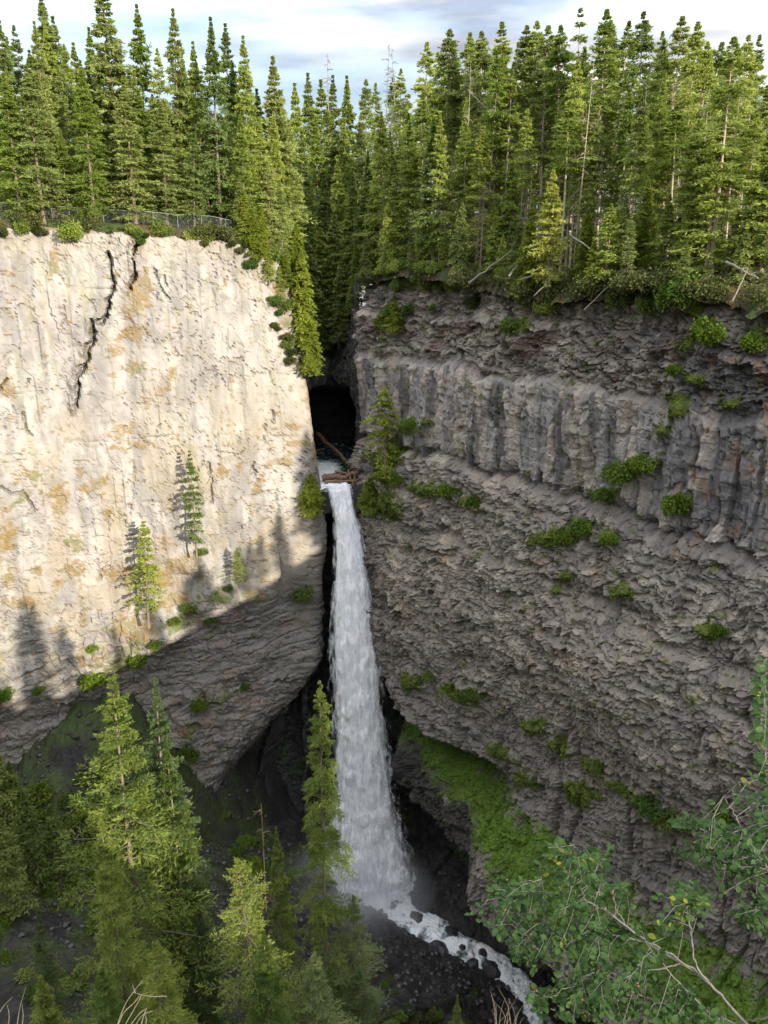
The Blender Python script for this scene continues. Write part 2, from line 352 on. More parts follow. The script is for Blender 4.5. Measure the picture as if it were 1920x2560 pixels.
cE = voro(S/.75+.4*vnoise(S/2, Z/2), Z/.95+S*.35, seed=16)
def blocks(u, v, seed):
    wv = .45*fbm(u*.5, v*.35, o=4, seed=seed+50); wu = .45*fbm(u*.4, v*.4, o=4, seed=seed+60)
    v2 = v+wv; vi = np.floor(v2).astype(np.int64); z_ = np.zeros_like(vi)
    u2 = u+wu+_h(vi, z_, z_, seed)*7.3; u2 = u2*(.6+.8*_h(vi, z_, z_+1, seed)); ui = np.floor(u2).astype(np.int64)
    cu, cv_ = u2-ui-.5, v2-vi-.5; e = np.minimum(.5-np.abs(cu), .5-np.abs(cv_))
    return .5-e, np.full_like(u, .5)+e*1., _h(ui, vi, z_+2, seed), _h(ui, vi, z_+3, seed), _h(ui, vi, z_+4, seed), cu, cv_
def facet(c, a, b): return (c[2]-.5)*a+c[5]*(c[3]-.5)*b+c[6]*(c[4]-.4)*b*1.3+sst(.10, .0, c[1]-c[0])*a*.38
off = fbm(S/16, Z/18, seed=18)*1.6+fbm(S/6, Z/6, seed=19)*.8
off += colz*((cA[2]-.5)*.62+cA[5]*(cA[3]-.5)*1.1+.30*sst(.09, .0, cA[1]-cA[0])+facet(blocks(S/.7, strat/1.1, 205), .34, .35)*sst(-.2, .25, fbm(S/3, Z/3, seed=250))+(cA2[2]-.5)*.16+.35*fbm(S/.8, Z/3, seed=20)+.25*facet(cC, .5, .7))
rub = facet(cB, 1.1, 1.2)+facet(cC, .7, 1.0)+facet(cD, .26, .4)
low_ = facet(cB, .75, 1.0)+facet(cE, .62, 1.0)+facet(cD, .26, .4)
bA = blocks(S/1.7, strat/1.5, 201); bB = blocks(S/.95, strat/.5, 202); bC = blocks(S/.45, strat/.27, 203)
rub = facet(cB, .6, .8)+facet(bA, .8, .7)+facet(bB, .5, .6)+facet(bC, .2, .3)
bD = blocks(S/3.4, strat/2.4, 204); m1 = sst(-.25, .3, fbm(S/6, Z/4.5, seed=230)); m2 = sst(-.05, .3, fbm(S/9, Z/6, seed=231))
low_ = facet(cB, .35, .6)*(1-m2)+facet(bD, 1.1, .8)*m2+(facet(bA, .55, .55)+facet(bB, .5, .62))*(.35+.8*m1)+facet(bC, .26, .36)*(1.15-.65*m1)+.9*sst(.06, .0, np.abs(fbm(S/7, Z/26, seed=232)))*sst(.0, .3, fbm(S/8, Z/9, seed=233))
off += topz*rub + midz*(rub*.75+colz*0+(cA[2]-.5)*.4)+lowz*low_
off += (1-colz)*fbm(S/.5, Z/.5, seed=25)*.15
bed = strat/1.9+.6*fbm(S/7, Z/9, seed=210)+.25*fbm(S/1.2, Z/3, seed=211); bed = np.abs(bed-np.round(bed)); off += (1-colz)*.38*np.exp(-(bed/.07)**2)*sst(-.25, .15, fbm(S/3, Z/2, seed=212)) - (1-colz)*.35*(sst(.12, .4, bed)-.5)*fbm(S/4, Z/2, seed=213)
# setbacks between lava flows, wall leans back to the top
off += sst(-9.2, -7.4, strat)*.9 + sst(-4.5, -3, strat)*1.0
off += -sst(-19.2, -20.5, strat)*1.0 - sst(-27, -30, strat)*.6
off += np.exp(-((strat+8.6)/.5)**2)*.7 + np.exp(-((strat+19.2)/.4)**2)*.9+np.exp(-((strat+27.6)/.5)**2)*.6
off += (sst(-34, -52, Z)*2.2)*sst(12, 30, S)
# oblique overhang above the mossy bench, recess behind the falls
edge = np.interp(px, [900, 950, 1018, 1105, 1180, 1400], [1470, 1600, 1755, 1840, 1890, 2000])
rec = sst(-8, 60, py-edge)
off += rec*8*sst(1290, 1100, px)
# mossy bench: comes out of the wall, rounded nose, undercut below
zb = np.interp(S, [0, 6, 12, 20, 40, 60, 80], [-53, -54.5, -56, -57.5, -58, -57, -57])+.9*fbm(S/5, Z*0, seed=44)
bl = sst(4, 10, S)
dz = zb-Z
outw = 6.2*sst(-.5, 6.5, dz)*(1+.25*fbm(S/3, Z*0+3, seed=45))
under = sst(10.5, 14, dz)*6.5+sst(14, 26, dz)*9
off += (-outw+under)*bl*(1+.15*fbm(S/4, Z/4, seed=46))
off += sst(1.5, 0, T)*(1.5-T)*1.2
off = np.where(T < .05, 4.5, off)
# colours
base = np.full(Z.shape+(3,), 1.)*np.array([.215, .186, .155])
base = mixc(base, (.28, .262, .248), colz*.8)
cellr = np.where(colz > .5, cA[3], np.clip(.5*bB[3]+.3*bA[3]+.35*bD[3]*m2+.1*(1-m2), 0, 1))
base = mixc(base, (.37, .32, .258), sst(.58, .85, cellr)*.8); base = mixc(base, (.095, .085, .08), sst(.42, .1, cellr)*.8)
base = mixc(base, (.265, .20, .14), sst(.3, .65, fbm(S/1.3, Z/2.2, seed=32)+.2*(cellr-.5))*.55)
base = mixc(base, (.125, .075, .062), sst(.0, .4, fbm(S/5, Z/1.4, seed=33)-.1)*topz*sst(-2.5, -5, strat)*.9)
base = mixc(base, (.36, .31, .245), sst(.1, .5, fbm(S/2.5, Z/2.5, seed=34))*sst(-4, -1, strat)*.45)
base = mixc(base, (.265, .222, .178), lowz*sst(0, .5, fbm(S/7, Z/5, seed=35))*.6)
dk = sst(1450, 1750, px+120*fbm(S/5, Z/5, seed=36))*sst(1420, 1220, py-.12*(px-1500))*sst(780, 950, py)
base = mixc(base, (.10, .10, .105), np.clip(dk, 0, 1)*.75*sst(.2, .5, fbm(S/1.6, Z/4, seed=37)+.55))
base = mixc(base, (.25, .145, .075), sst(.48, .64, fbm(S/1.1, Z/1.6, seed=38)+.18*dk)*.5)
base = mixc(base, (.16, .148, .136), lowz*sst(-40, -54, Z)*.5)
ns = fbm(S/.9, Z/.7, seed=63)+.35*fbm(S/.25, Z/.25, seed=64)
mossR = [(1568, 1177, 95, 34, -28), (1500, 1240, 50, 24, -10), (1680, 1262, 52, 38, 10), (1105, 1222, 95, 24, 12), (1185, 1252, 60, 18, 20), (1040, 1060, 40, 30, 0), (1075, 1055, 16, 16, 0), (985, 1150, 60, 90, 0), (1000, 1260, 60, 50, 0), (1400, 1340, 85, 34, -8), (1460, 1310, 34, 34, 0),
   (1527, 1345, 20, 40, 0), (1793, 1570, 38, 28, 30), (1064, 1692, 34, 36, 10), (1168, 1730, 62, 30, 25), (1425, 1440, 20, 18, 0), (1400, 1470, 20, 18, 0), (1765, 830, 50, 60, 0), (1870, 850, 40, 50, 0), (1700, 860, 30, 30, 0), (1280, 812, 46, 26, 0), (1690, 1010, 50, 36, 20), (1650, 1080, 20, 30, 40), (1600, 700, 400, 22, 0), (1150, 680, 200, 16, 5),
   (1730, 950, 40, 20, 10), (1820, 1010, 30, 20, 0), (1575, 1470, 50, 30, 0), (1000, 700, 70, 40, 0), (960, 800, 26, 60, 0), (1336, 1815, 50, 28, 10), (1400, 1870, 50, 26, 30), (1480, 1920, 60, 26, 25), (1550, 1965, 60, 20, 30), (1620, 2000, 50, 26, 20), (1250, 1890, 60, 20, 30), (1440, 1990, 60, 40, 20), (1700, 2040, 50, 40, 20), (1300, 1960, 50, 30, 30)]
mb = blobs(px, py, mossR, ns, .55); mossm = sst(.22, .42, mb)
bench = bl*sst(-.6, 1.2, dz+ns*1.8)*sst(6.2, 4.4, dz+ns*1.8+1.2*fbm(S/3, Z/3, seed=215))
mossm = np.maximum(mossm, bench*sst(-.75, -.2, ns+.2+.5*fbm(S/4, Z/3, seed=68)))
off -= np.clip(blobs(px, py, mossR, ns, .3), 0, 1)*.9
gr = .5+.5*fbm(S/2, Z/2, seed=69)
mc = np.array([.055, .095, .012])*(1-gr[..., None])+np.array([.125, .125, .02])*gr[..., None]
mc = np.where((bench > .3)[..., None], np.array([.10, .185, .014])*(.45+.9*gr[..., None]), mc)
base = base*(1-mossm[..., None]*.92)+mc*mossm[..., None]*.92
wet_shade = rec*sst(1290, 1150, px)*(1-bench)+bl*sst(9.5, 12, dz)*.75  # wet recess by the falls; shade of the bench undercut painted in too
wet_shade = np.maximum(wet_shade, sst(1010, 930, px)*sst(1280, 1420, py)*.85)
base = mixc(base, (.04, .037, .034), np.clip(wet_shade, 0, 1)*.9)
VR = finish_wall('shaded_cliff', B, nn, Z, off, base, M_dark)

# ---- plateau and forest floor round the whole canyon
RIM = np.array(L_TOP[:-1]+G_TOP[:-1]+R_TOP[:-1]+N_TOP)
nR = np.linspace(0, len(RIM)-1, 900); rim = cr(RIM, nR)
ra = np.arctan2(rim[:, 0]-CC[0], rim[:, 1]-CC[1]); ra = np.unwrap(ra)
order = np.argsort(ra); RA = ra[order]; RR = np.hypot(rim[:, 0]-CC[0], rim[:, 1]-CC[1])[order]; RZ = rim[order, 2]
RA3 = np.concatenate([RA-2*np.pi, RA, RA+2*np.pi]); RR3 = np.tile(RR, 3); RZ3 = np.tile(RZ, 3)
def plateau_z(x, y):
    x = np.asarray(x, float); y = np.asarray(y, float)
    th = np.arctan2(x-CC[0], y-CC[1]); r = np.hypot(x-CC[0], y-CC[1])
    R0 = np.interp(th, RA3, RR3); z0 = np.interp(th, RA3, RZ3); b = np.maximum(r-R0, 0)
    right = sst(-.02, .12, th)*sst(2.2, 1.6, th); gorge = sst(-.30, -.19, th)*sst(.06, .0, th); left = np.clip(1-right-gorge, 0, 1)
    near = sst(1.7, 2.1, np.abs(th))
    hr = .30*np.minimum(b, 16)+.10*np.clip(b-16, 0, 60)+.02*np.maximum(b-76, 0)
    hl = .16*np.minimum(b, 16)+.05*np.clip(b-16, 0, 60)+.02*np.maximum(b-76, 0)
    hg = (2-z0)*sst(0, 55, b)+.04*np.maximum(b-50, 0)
    z = z0+(right*hr+gorge*hg+left*hl)*(1-near)+near*(.02*b)
    return z+.35*fbm(x/5, y/5, seed=77)*sst(0, 3, b)+sst(400, 2500, b)*40*(1+fbm(x/600, y/600, seed=78))
thv = np.linspace(-np.pi, np.pi, 2401); kb = np.concatenate([[-.0, -.35, .1, .6], np.geomspace(1.1, 6000, 70)])
R0 = np.interp(thv, RA3, RR3)
kb[0] = -.9
rr = R0[:, None]+kb[None]+1.25+(.9*fbm(thv*35, thv*0, o=3, seed=120)+.05)[:, None]*(kb < 1)[None]; X = CC[0]+rr*np.sin(thv)[:, None]; Y = CC[1]+rr*np.cos(thv)[:, None]
Zp = plateau_z(X, Y); dr_ = np.abs(fbm(thv*30, thv*0, o=3, seed=121)); Zp[:, 0] -= .6+.7*dr_; Zp[:, 1] -= .3+.4*dr_; Zp[:, 2] -= .1
cg = fbm(X/2, Y/2, seed=79); pc = np.full(X.shape+(3,), 1.)*np.array([.075, .06, .035]); pc = mixc(pc, (.05, .075, .02), sst(-.2, .3, cg)); pc = mixc(pc, (.16, .11, .035), sst(.15, .45, fbm(X, Y, seed=80))*(kb < 14)*.8)
link('forest_floor', make_mesh('forest_floor', np.stack([X, Y, Zp], -1).reshape(-1, 3), grid_faces(*X.shape), True, pc.reshape(-1, 3)), M_soil, kind='structure')

# ---- canyon floor, talus and near hillside
STREAM = [(905, 2120), (950, 2200), (1000, 2275), (1085, 2320), (1150, 2362), (1215, 2388), (1275, 2430), (1320, 2478), (1345, 2530), (1375, 2600), (1420, 2700)]
SZ = np.interp(np.arange(11), [0, 10], [-82.0, -87.5])
SP = np.array([at_z(a, b, z) for (a, b), z in zip(STREAM, SZ)])
sn = np.linspace(0, 10, 120); SPd = cr(SP, sn)
apex = at_y(330, 1635, 87.)
def floor_z(x, y):
    x = np.asarray(x, float); y = np.asarray(y, float); sh = x.shape
    xf, yf = x.ravel(), y.ravel()
    d2 = np.full(xf.shape, 1e9); zs = np.zeros(xf.shape); side = np.zeros(xf.shape)
    for i in range(0, 120, 3):
        d = np.hypot(xf-SPd[i, 0], yf-SPd[i, 1]); m = d < d2; d2 = np.where(m, d, d2); zs = np.where(m, SPd[i, 2], zs)
        side = np.where(m, xf-SPd[i, 0], side)
    # far upstream of the base: pool level
    bank = np.maximum(d2-2.0, 0)
    z = zs-.35+np.where(side > 0, .34, .42)*bank+.012*bank**1.5
    z = np.minimum(z, -62)
    ux = xf-(apex[0]-3.5)+.6*(apex[1]-yf)
    dist = np.hypot(np.where(ux > 0, ux*2.4, ux*.9), (yf-apex[1]-3)*1.0)
    z = np.maximum(z, apex[2]-1.5-1.0*dist)
    z = np.maximum(z, -47-.9*np.hypot((xf+62)*.8, yf-72))
    near = np.interp(xf, [-45, -20, -4, 8, 14, 22, 36, 60], [-4.5, -3.5, -2., -9, -19, -21, -17, -8])-1.27*np.maximum(yf+2.5, 0)
    z = np.maximum(z, near)
    n = fbm(xf/6, yf/6, seed=90)*1.2+fbm(xf/1.6, yf/1.6, seed=91)*.45
    v = voro(xf/1.1, yf/1.1, seed=92)
    z = z+(n+(.5-v[0])*.55*v[2])*sst(1.2, 4, d2)
    return z.reshape(sh)
gx = np.arange(-80, 60, .42); gy = np.arange(-4, 116, .42)
GX, GY = np.meshgrid(gx, gy, indexing='ij'); GZ = floor_z(GX, GY)
fc = np.full(GX.shape+(3,), 1.)*np.array([.032, .029, .027]); fc = mixc(fc, (.06, .056, .053), sst(.5, .9, voro(GX/1.1, GY/1.1, seed=92)[3])*.7)
veg = np.maximum(sst(20, 8, np.hypot(GX-apex[0]+4, GY-apex[1]+4)), sst(22, 6, np.hypot(GX+40, GY-72)))*sst(-.4, .1, fbm(GX/3, GY/3, seed=93)); veg = np.maximum(veg, sst(55, 40, GY)*.8); hx = at_y(640, 1990, 90); veg = np.maximum(veg, sst(9, 4, np.hypot(GX-hx[0], GY-hx[1]))*sst(-.3, .2, fbm(GX/2, GY/2, seed=94)))
fc = mixc(fc, (.06, .085, .022), veg*.9)
link('canyon_floor', make_mesh('canyon_floor', np.stack([GX, GY, GZ], -1).reshape(-1, 3), grid_faces(*GX.shape), False, fc.reshape(-1, 3)), M_wet, kind='structure')

AL = [(-30, 96, -27), (-22, 101, -27), (-13, 103, -27), (-4, 103, -27), (4, 102, -27), (12, 96, -27), (22, 84, -27)]
B, nn, S, Z, T = wall(AL, None, .3, -90, .3)
off = (voro(S/.9, Z/1.2, seed=5)[2]-.5)*.7+(voro(S/.6, Z/.8, seed=6)[2]-.5)*.4+fbm(S/3, Z/3, seed=7)*.7-sst(-60, -90, Z)*3
base = np.full(Z.shape+(3,), 1.)*np.array([.05, .048, .045]); base = mixc(base, (.04, .07, .02), sst(0, .4, fbm(S/2, Z/3, seed=87))*sst(-40, -60, Z)*.7)
finish_wall('alcove_wall', B, nn, Z, off, base, M_wet)
bx = np.linspace(-14, 0, 57); by = np.linspace(95.2, 128, 110); BX, BY = np.meshgrid(bx, by, indexing='ij')
BZ = -26.3+.35*fbm(BX/1.2, BY/1.2, seed=88)+.25*(BX+6.6)**2*.08; bc = np.full(BX.shape+(3,), 1.)*np.array([.05, .045, .04])
BZ[:, 0] -= 3
link('stream_bed', make_mesh('stream_bed', np.stack([BX, BY, BZ], -1).reshape(-1, 3), grid_faces(*BX.shape), False, bc.reshape(-1, 3)), M_wet, kind='structure')

# ------------------------------------------------------------------ surface lookups
class Surf:
    def __init__(s, V):
        s.V = V.reshape(-1, 3); s.px, s.py = proj(s.V[:, 0], s.V[:, 1], s.V[:, 2])
    def at(s, px, py, r=7):
        m = np.where((np.abs(s.px-px) < r) & (np.abs(s.py-py) < r))[0]
        if len(m) == 0: return s.at(px, py, r*2) if r < 120 else at_y(px, py, 90)
        return s.V[m[np.argmin(s.V[m, 1])]].copy()
SL, SR = Surf(VL), Surf(VR)

# ------------------------------------------------------------------ foliage
def diamonds(P, D, Nn, L, W, fold=0.):
    """P base points, D unit directions, Nn rough normals -> diamond quads"""
    side = np.cross(D, Nn); side /= np.linalg.norm(side, axis=-1, keepdims=True)+1e-9
    m = P+D*(L*.45)[..., None]
    V = np.stack([P, m+side*W[..., None], P+D*L[..., None], m-side*W[..., None]], -2).reshape(-1, 3)
    return V, np.arange(len(V)).reshape(-1, 4)
def unit(a): return a/(np.linalg.norm(a, axis=-1, keepdims=True)+1e-9)
def conifer(seed, H, cb, R, nb, tw, bl, blen, bw, droop=.25, gap=.1, top_up=.9, power=.8, r0=.28, bend=0., limbs=True, clump=0., whorl=7):
    g = np.random.default_rng(seed)
    zz = np.linspace(0, 1, 14); cx = bend*np.sin(zz*3.0+seed)*H*.03; cy = bend*np.cos(zz*2.3+seed*2)*H*.03
    cx -= cx[0]; cy -= cy[0]
    ax = lambda t: np.stack([np.interp(t, zz, cx), np.interp(t, zz, cy), t*H], -1)
    t = cb+(1-cb)*(np.arange(nb)+g.random(nb))/nb
    nw = max(6, nb//whorl); t = cb+(1-cb)*(np.floor((t-cb)/(1-cb)*nw)+.5)/nw+g.normal(0, .006, nb)+.012*np.sin(np.floor((t-cb)/(1-cb)*nw)*5.1); t = cb+(1-cb)*(1-(1-np.clip((t-cb)/(1-cb), 0, .999))**1.4); t = np.clip(t, cb, .997); q = (t-cb)/(1-cb)
    prof = np.clip((1-q)**power*np.clip((1-q)*9+.25, 0, 1), .02, 1)*np.clip(.45+q*3.5, 0, 1)
    L = R*prof*(.55+.6*g.random(nb))*(1+.14*np.sin(q*23+seed)*(1-q)) + .10
    keep = g.random(nb) > gap*(1.6-q)
    az = np.arange(nb)*2.399+g.normal(0, .5, nb)
    if clump: L *= 1+clump*np.sin(az*2+q*9+seed)
    el = np.interp(q, [0, .5, .85, 1], [-.25, .0, .35*top_up, .9*top_up])+g.normal(0, .14, nb)
    t, q, L, az, el = t[keep], q[keep], L[keep], az[keep], el[keep]; n = len(t)
    o = ax(t); hd = np.stack([np.cos(az), np.sin(az), 0*az], -1)
    d = hd*np.cos(el)[:, None]; d[:, 2] = np.sin(el)
    lat = np.stack([-np.sin(az), np.cos(az), 0*az], -1)
    s = np.clip((np.arange(tw)[None]+g.random((n, tw)))/tw, .0, 1); s = .12+.88*s
    def bp(ss):
        p = o[:, None]+d[:, None]*(ss*L[:, None])[..., None]
        p[..., 2] -= droop*ss**2*L[:, None]-.10*ss**4*L[:, None]; return p
    B = bp(s)
    sign = np.where(np.arange(tw) % 2 == 0, 1, -1)[None]*np.ones((n, 1))
    fan = .85+g.normal(0, .2, (n, tw))
    td = unit(d[:, None]*np.cos(fan)[..., None]+lat[:, None]*(np.sin(fan)*sign)[..., None]+g.normal(0, .12, (n, tw, 3))+np.array([0, 0, -droop*.6]))
    tsc = (.25+.75*np.clip((1-q)*3.2, 0, 1))[:, None]; tl = (L[:, None]*.42*(1.08-s*.8)+blen*.45*tsc)*(.6+.7*g.random((n, tw)))
    u = (np.arange(bl)[None, None]+g.random((n, tw, bl)))/bl
    P = B[:, :, None]+td[:, :, None]*(tl[..., None]*u)[..., None]
    P[..., 2] -= .10*u**2*tl[..., None]
    D = unit(td[:, :, None]+g.normal(0, .45, P.shape)+np.array([0, 0, .05]))
    Nn = unit(np.array([0, 0, .55])+.6*hd[:, None, None]+g.normal(0, .5, P.shape))
    ln = blen*(.6+.8*g.random(u.shape))*tsc[..., None]; wd = bw*(.7+.6*g.random(u.shape))
    V, Fq = diamonds(P.reshape(-1, 3), D.reshape(-1, 3), Nn.reshape(-1, 3), ln.ravel(), wd.ravel())
    crown = make_mesh('crown', V, Fq)
    mb = MB(); zt = np.linspace(0, .97, 12); rad = r0*(1-zt*.93)*np.where(zt < .04, 1.35, 1); mb.tube(ax(zt), rad, 8)
    if limbs:
        idx = np.arange(0, n, max(1, n//90))
        for i in idx:
            ss = np.array([[0, .4, .8]]); p = o[i]+d[i]*(ss[0]*L[i])[:, None]; p[:, 2] -= droop*ss[0]**2*L[i]
            mb.tube(p, np.array([.05, .03, .012])*(.4+L[i]/4), 4)
        if cb > .2:
            for k in range(int(cb*40)):
                tt = cb*(.25+.75*g.random()); a = g.random()*6.28; l = .4+g.random()*1.3
                p0 = ax(np.array([tt]))[0]; mb.tube([p0, p0+np.array([math.cos(a)*l, math.sin(a)*l, -.25*l])], np.array([.025, .008]), 3)
    return mb.mesh('trunk'), crown, H
def snag(seed, H, r0, nb):
    g = np.random.default_rng(seed); mb = MB(); zt = np.linspace(0, 1, 12)
    ax = np.stack([.012*H*np.sin(zt*3+seed)-0*zt, .01*H*np.cos(zt*2), zt*H], -1); ax -= ax[0]; mb.tube(ax, r0*(1-.9*zt), 7)
    tb = mb
    for i in range(nb):
        t = .25+.74*g.random(); a = g.random()*6.28; l = (1.15-t)*H*.13*(.4+g.random()); p0 = np.array([np.interp(t, zt, ax[:, k]) for k in range(3)])
        dirv = np.array([math.cos(a), math.sin(a), g.normal(-.1, .25)])
        p1 = p0+dirv*l; tb.tube([p0, (p0+p1)/2+np.array([0, 0, .04*l]), p1+np.array([0, 0, -.12*l])], np.array([.045, .03, .012]), 3)
        for k in range(4):
            q = p0+dirv*l*(.35+.6*g.random()); tb.tube([q, q+g.normal(0, .28*l, 3)+np.array([0, 0, -.05])], np.array([.02, .008]), 3)
    return mb.mesh('trunk'), None, H
def bush_mesh(seed, n, leaf, lumps=9, flat=.75):
    """unit bush (radius about 1) made of leaf-sized faces gathered in lumps"""
    g = np.random.default_rng(seed)
    c = unit(g.normal(0, 1, (lumps, 3)))*(.25+.5*g.random((lumps, 1))); c[:, 2] = np.abs(c[:, 2])*flat
    r = .25+.33*g.random(lumps); k = g.integers(0, lumps, n)
    v = unit(g.normal(0, 1, (n, 3)))*(.55+.5*g.random((n, 1)))*r[k][:, None]
    P = c[k]+v; D = unit(v+g.normal(0, .25, (n, 3))+np.array([0, 0, -.05])); Nn = unit(g.normal(0, 1, (n, 3))+np.array([0, 0, .8]))
    V, Fq = diamonds(P, D, Nn, leaf*(.6+.8*g.random(n)), leaf*.34*(.7+.6*g.random(n)))
    mb = MB()
    for i in range(lumps): mb.tube([[0, 0, -.15], c[i]*.5+g.normal(0, .05, 3), c[i]], np.array([.035, .022, .01]), 4)
    return mb.mesh('stem'), make_mesh('foliage', V, Fq)

FULL = [conifer(100+i, 28, .07+.03*(i % 3), 4.7+.5*(i % 3), 230, 14, 5, .56, .10, .24, .12, power=.85+.05*i, clump=.25, r0=.36) for i in range(5)]
BARE = [conifer(200+i, 28, [.55, .42, .64, .30, .5][i], [2.6, 3.1, 2.4, 3.2, 2.7][i], 165, 10, 5, .46, .085, .26, .26, power=.72, bend=.25, r0=.24, clump=.2) for i in range(5)]
MID = [conifer(300+i, 16,   .14, 3.3, 170, 12, 5, .42, .085, .22, .12, power=.9, clump=.15, r0=.2) for i in range(3)]
SPARSE = [conifer(340+i, 24, .30, 1.8, 90, 8, 4, .42, .075, .3, .2, power=.7, r0=.2) for i in range(2)]
LOOSE = [conifer(370, 12, .05, 2.6, 80, 13, 6, .34, .075, .6, .3, top_up=.5, power=.55, r0=.14, clump=.45, whorl=4)]
CEDAR = [conifer(360+i, 12, .05, 2.1, 190, 12, 6, .34, .08, .75, .08, top_up=.5, power=.6, r0=.18) for i in range(2)]
LEDGE = [conifer(380+i, 12, .16, 1.55, 110, 11, 5, .30, .06, .2, .18, power=.7, r0=.14, clump=.3) for i in range(2)]
FG = [conifer(400, 34, .12, 6.6, 230, 22, 12, .26, .036, .18, .18, power=.72, clump=.35, r0=.34, bend=.1, whorl=6),
      conifer(401, 34, .10, 4.9, 330, 20, 11, .22, .032, .18, .08, power=.85, clump=.18, r0=.32),
      conifer(402, 34, .12, 4.0, 250, 20, 12, .25, .034, .45, .16, power=.5, clump=.28, r0=.34, whorl=6),
      conifer(403, 34, .15, 6.4, 190, 22, 12, .26, .036, .18, .24, power=.6, clump=.45, r0=.30, bend=1.4, whorl=6)]
SNAG = [snag(1, 22, .17, 60), snag(2, 26, .2, 34)]
DEADF = [conifer(390, 16, .2, 1.9, 120, 8, 4, .34, .03, .35, .25, power=.8, r0=.16)]
BUSH = [bush_mesh(500+i, 1500, .17, 10+i) for i in range(3)]
BUSHF = [bush_mesh(520+i, 900, .20, 7) for i in range(2)]
ORD = ['first', 'second', 'third', 'fourth', 'fifth', 'sixth', 'seventh', 'eighth', 'ninth', 'tenth', 'eleventh', 'twelfth', 'thirteenth', 'fourteenth', 'fifteenth', 'sixteenth', 'seventeenth', 'eighteenth', 'nineteenth', 'twentieth', 'twenty-first', 'twenty-second', 'twenty-third', 'twenty-fourth', 'twenty-fifth', 'twenty-sixth', 'twenty-seventh', 'twenty-eighth', 'twenty-ninth', 'thirtieth']
_mv = {}
def matcopy(me, m):
    k = (me.name, m.name)
    if k not in _mv:
        c = me if not me.materials else me.copy()
        if c.materials: c.materials.clear()
        c.materials.append(m); _mv[k] = c
    return _mv[k]
def tree(var, pos, H, label, group, name='fir_tree', cat='tree', leafm=None, barkm=None, wide=1., lean=0., crown_name='crown'):
    tm, cm, h0 = var
    r = empty(name, pos, label=label, cat=cat, group=group)
    k = H/h0; w = k*wide if wide else k
    w = max(w, .6*wide)if H > 8 else k*wide
    r.scale = (w, w, k); r.rotation_euler = (rnd.gauss(0, .012), lean+rnd.gauss(0, .012), rnd.random()*6.28)
    link('trunk', matcopy(tm, barkm or M_bark), None, r); (cm is not None) and link(crown_name, matcopy(cm, leafm or M_fir), None, r)
    return r
def top_tree(var, px, ytop, Y, label, group, zfun=plateau_z, sink=.3, **k):
    p = at_y(px, ytop, Y); z = float(zfun(p[0], p[1]))-sink
    return tree(var, (p[0], p[1], z), max(p[2]-z, 3.), label, group, **k)
_rp = cr(np.array(L_TOP), np.linspace(0, len(L_TOP)-1, 300)); _a, _b = proj(_rp[:, 0], _rp[:, 1], _rp[:, 2]); _o = np.argsort(_a)
rimYL = lambda px: float(np.interp(px, _a[_o], _rp[_o, 1]))
_rq = cr(np.array(R_TOP), np.linspace(0, len(R_TOP)-1, 300)); _c, _d = proj(_rq[:, 0], _rq[:, 1], _rq[:, 2]); _p = np.argsort(_c)
rimYR = lambda px: float(np.interp(px, _c[_p], _rq[_p, 1]))

# ---- trees on the sunlit cliff: front and skyline, read off the photograph
GL = 'firs along the top of the sunlit cliff'
Lt = [(255, -45, 9, 0, 'huge dark-trunked fir rising out of the top of the picture, tallest on the sunlit cliff', dict(wide=1.15)),
      (199, 178, 2.2, 1, 'yellow-green fir with a bare lower trunk in front of the huge dark-trunked fir', dict(wide=.9)),
      (63, 168, 1.6, 2, 'bright fir on the sunlit rim, one in from the left picture edge, trunk foot bare', dict()),
      (8, 190, 2.0, 3, 'bright fir cut by the left picture edge at the sunlit rim', dict()),
      (100, -20, 12, 4, 'tall spruce near the top left corner, left of the huge dark-trunked fir', dict()),
      (335, 15, 12, 1, 'tall pointed fir right behind the huge dark-trunked fir, its tip against the cloud', dict(wide=.8)),
      (310, 215, 3.0, 0, 'broad layered fir standing behind the fence above the long rock crack', dict(wide=1.1)),
      (420, 22, 9, 2, 'slim dark-tipped fir on the sunlit cliff, second skyline tip right of the huge fir', dict(wide=.75)),
      (480, 105, 8, 3, 'shorter skyline fir between two taller slim firs on the sunlit cliff', dict(wide=.8)),
      (523, 45, 5, 4, 'tall fir with visible pale trunk and dark pointed top near the fence end', dict(wide=.8)),
      (558, 62, 13, 0, 'tall skyline fir just right of the tall fir near the fence end', dict(wide=.8)),
      (605, 92, 10, 1, 'narrow skyline fir, its clean cone against white cloud, toward the gorge', dict(wide=.75)),
      (683, 145, 12, 2, 'dense skyline fir left of the notch above the gorge', dict(wide=.9)),
      (652, 300, 3, 3, 'mid-height fir near the corner of the sunlit cliff', dict(wide=.8)),
      (600, 290, 3, 1, 'fresh green leafy-looking fir close behind the fence end', dict(wide=.8)),
      (668, 405, 1.5, 4, 'short bright fir on the very corner of the sunlit cliff', dict(wide=.9)),
      (700, 450, 1.6, 0, 'lowest of the bright firs stepping down the sunlit cliff corner', dict(wide=.8)),
      (600, 440, 1.2, 2, 'young fir at the fence end on the sunlit rim', dict()),
      (470, 330, 3.5, 4, 'slanting fir behind the middle of the fence', dict(lean=.05)),
      (395, 260, 4, 2, 'full fir between the broad layered fir and the slanting fir', dict()),
      (150, 330, 4, 1, 'lower fir filling in left of the bare-trunked yellow-green fir', dict())]
for px, yt, k, v, lab, kw in Lt:
    top_tree(FULL[v] if yt < 330 else MID[v % 3], px, yt, rimYL(px)+k, lab, GL, leafm=M_fir if v % 2 else M_fir2, **kw)
skyL = lambda px: np.interp(px, [0, 150, 250, 330, 450, 560, 700, 800], [-20, 20, -20, 60, 110, 100, 190, 215])
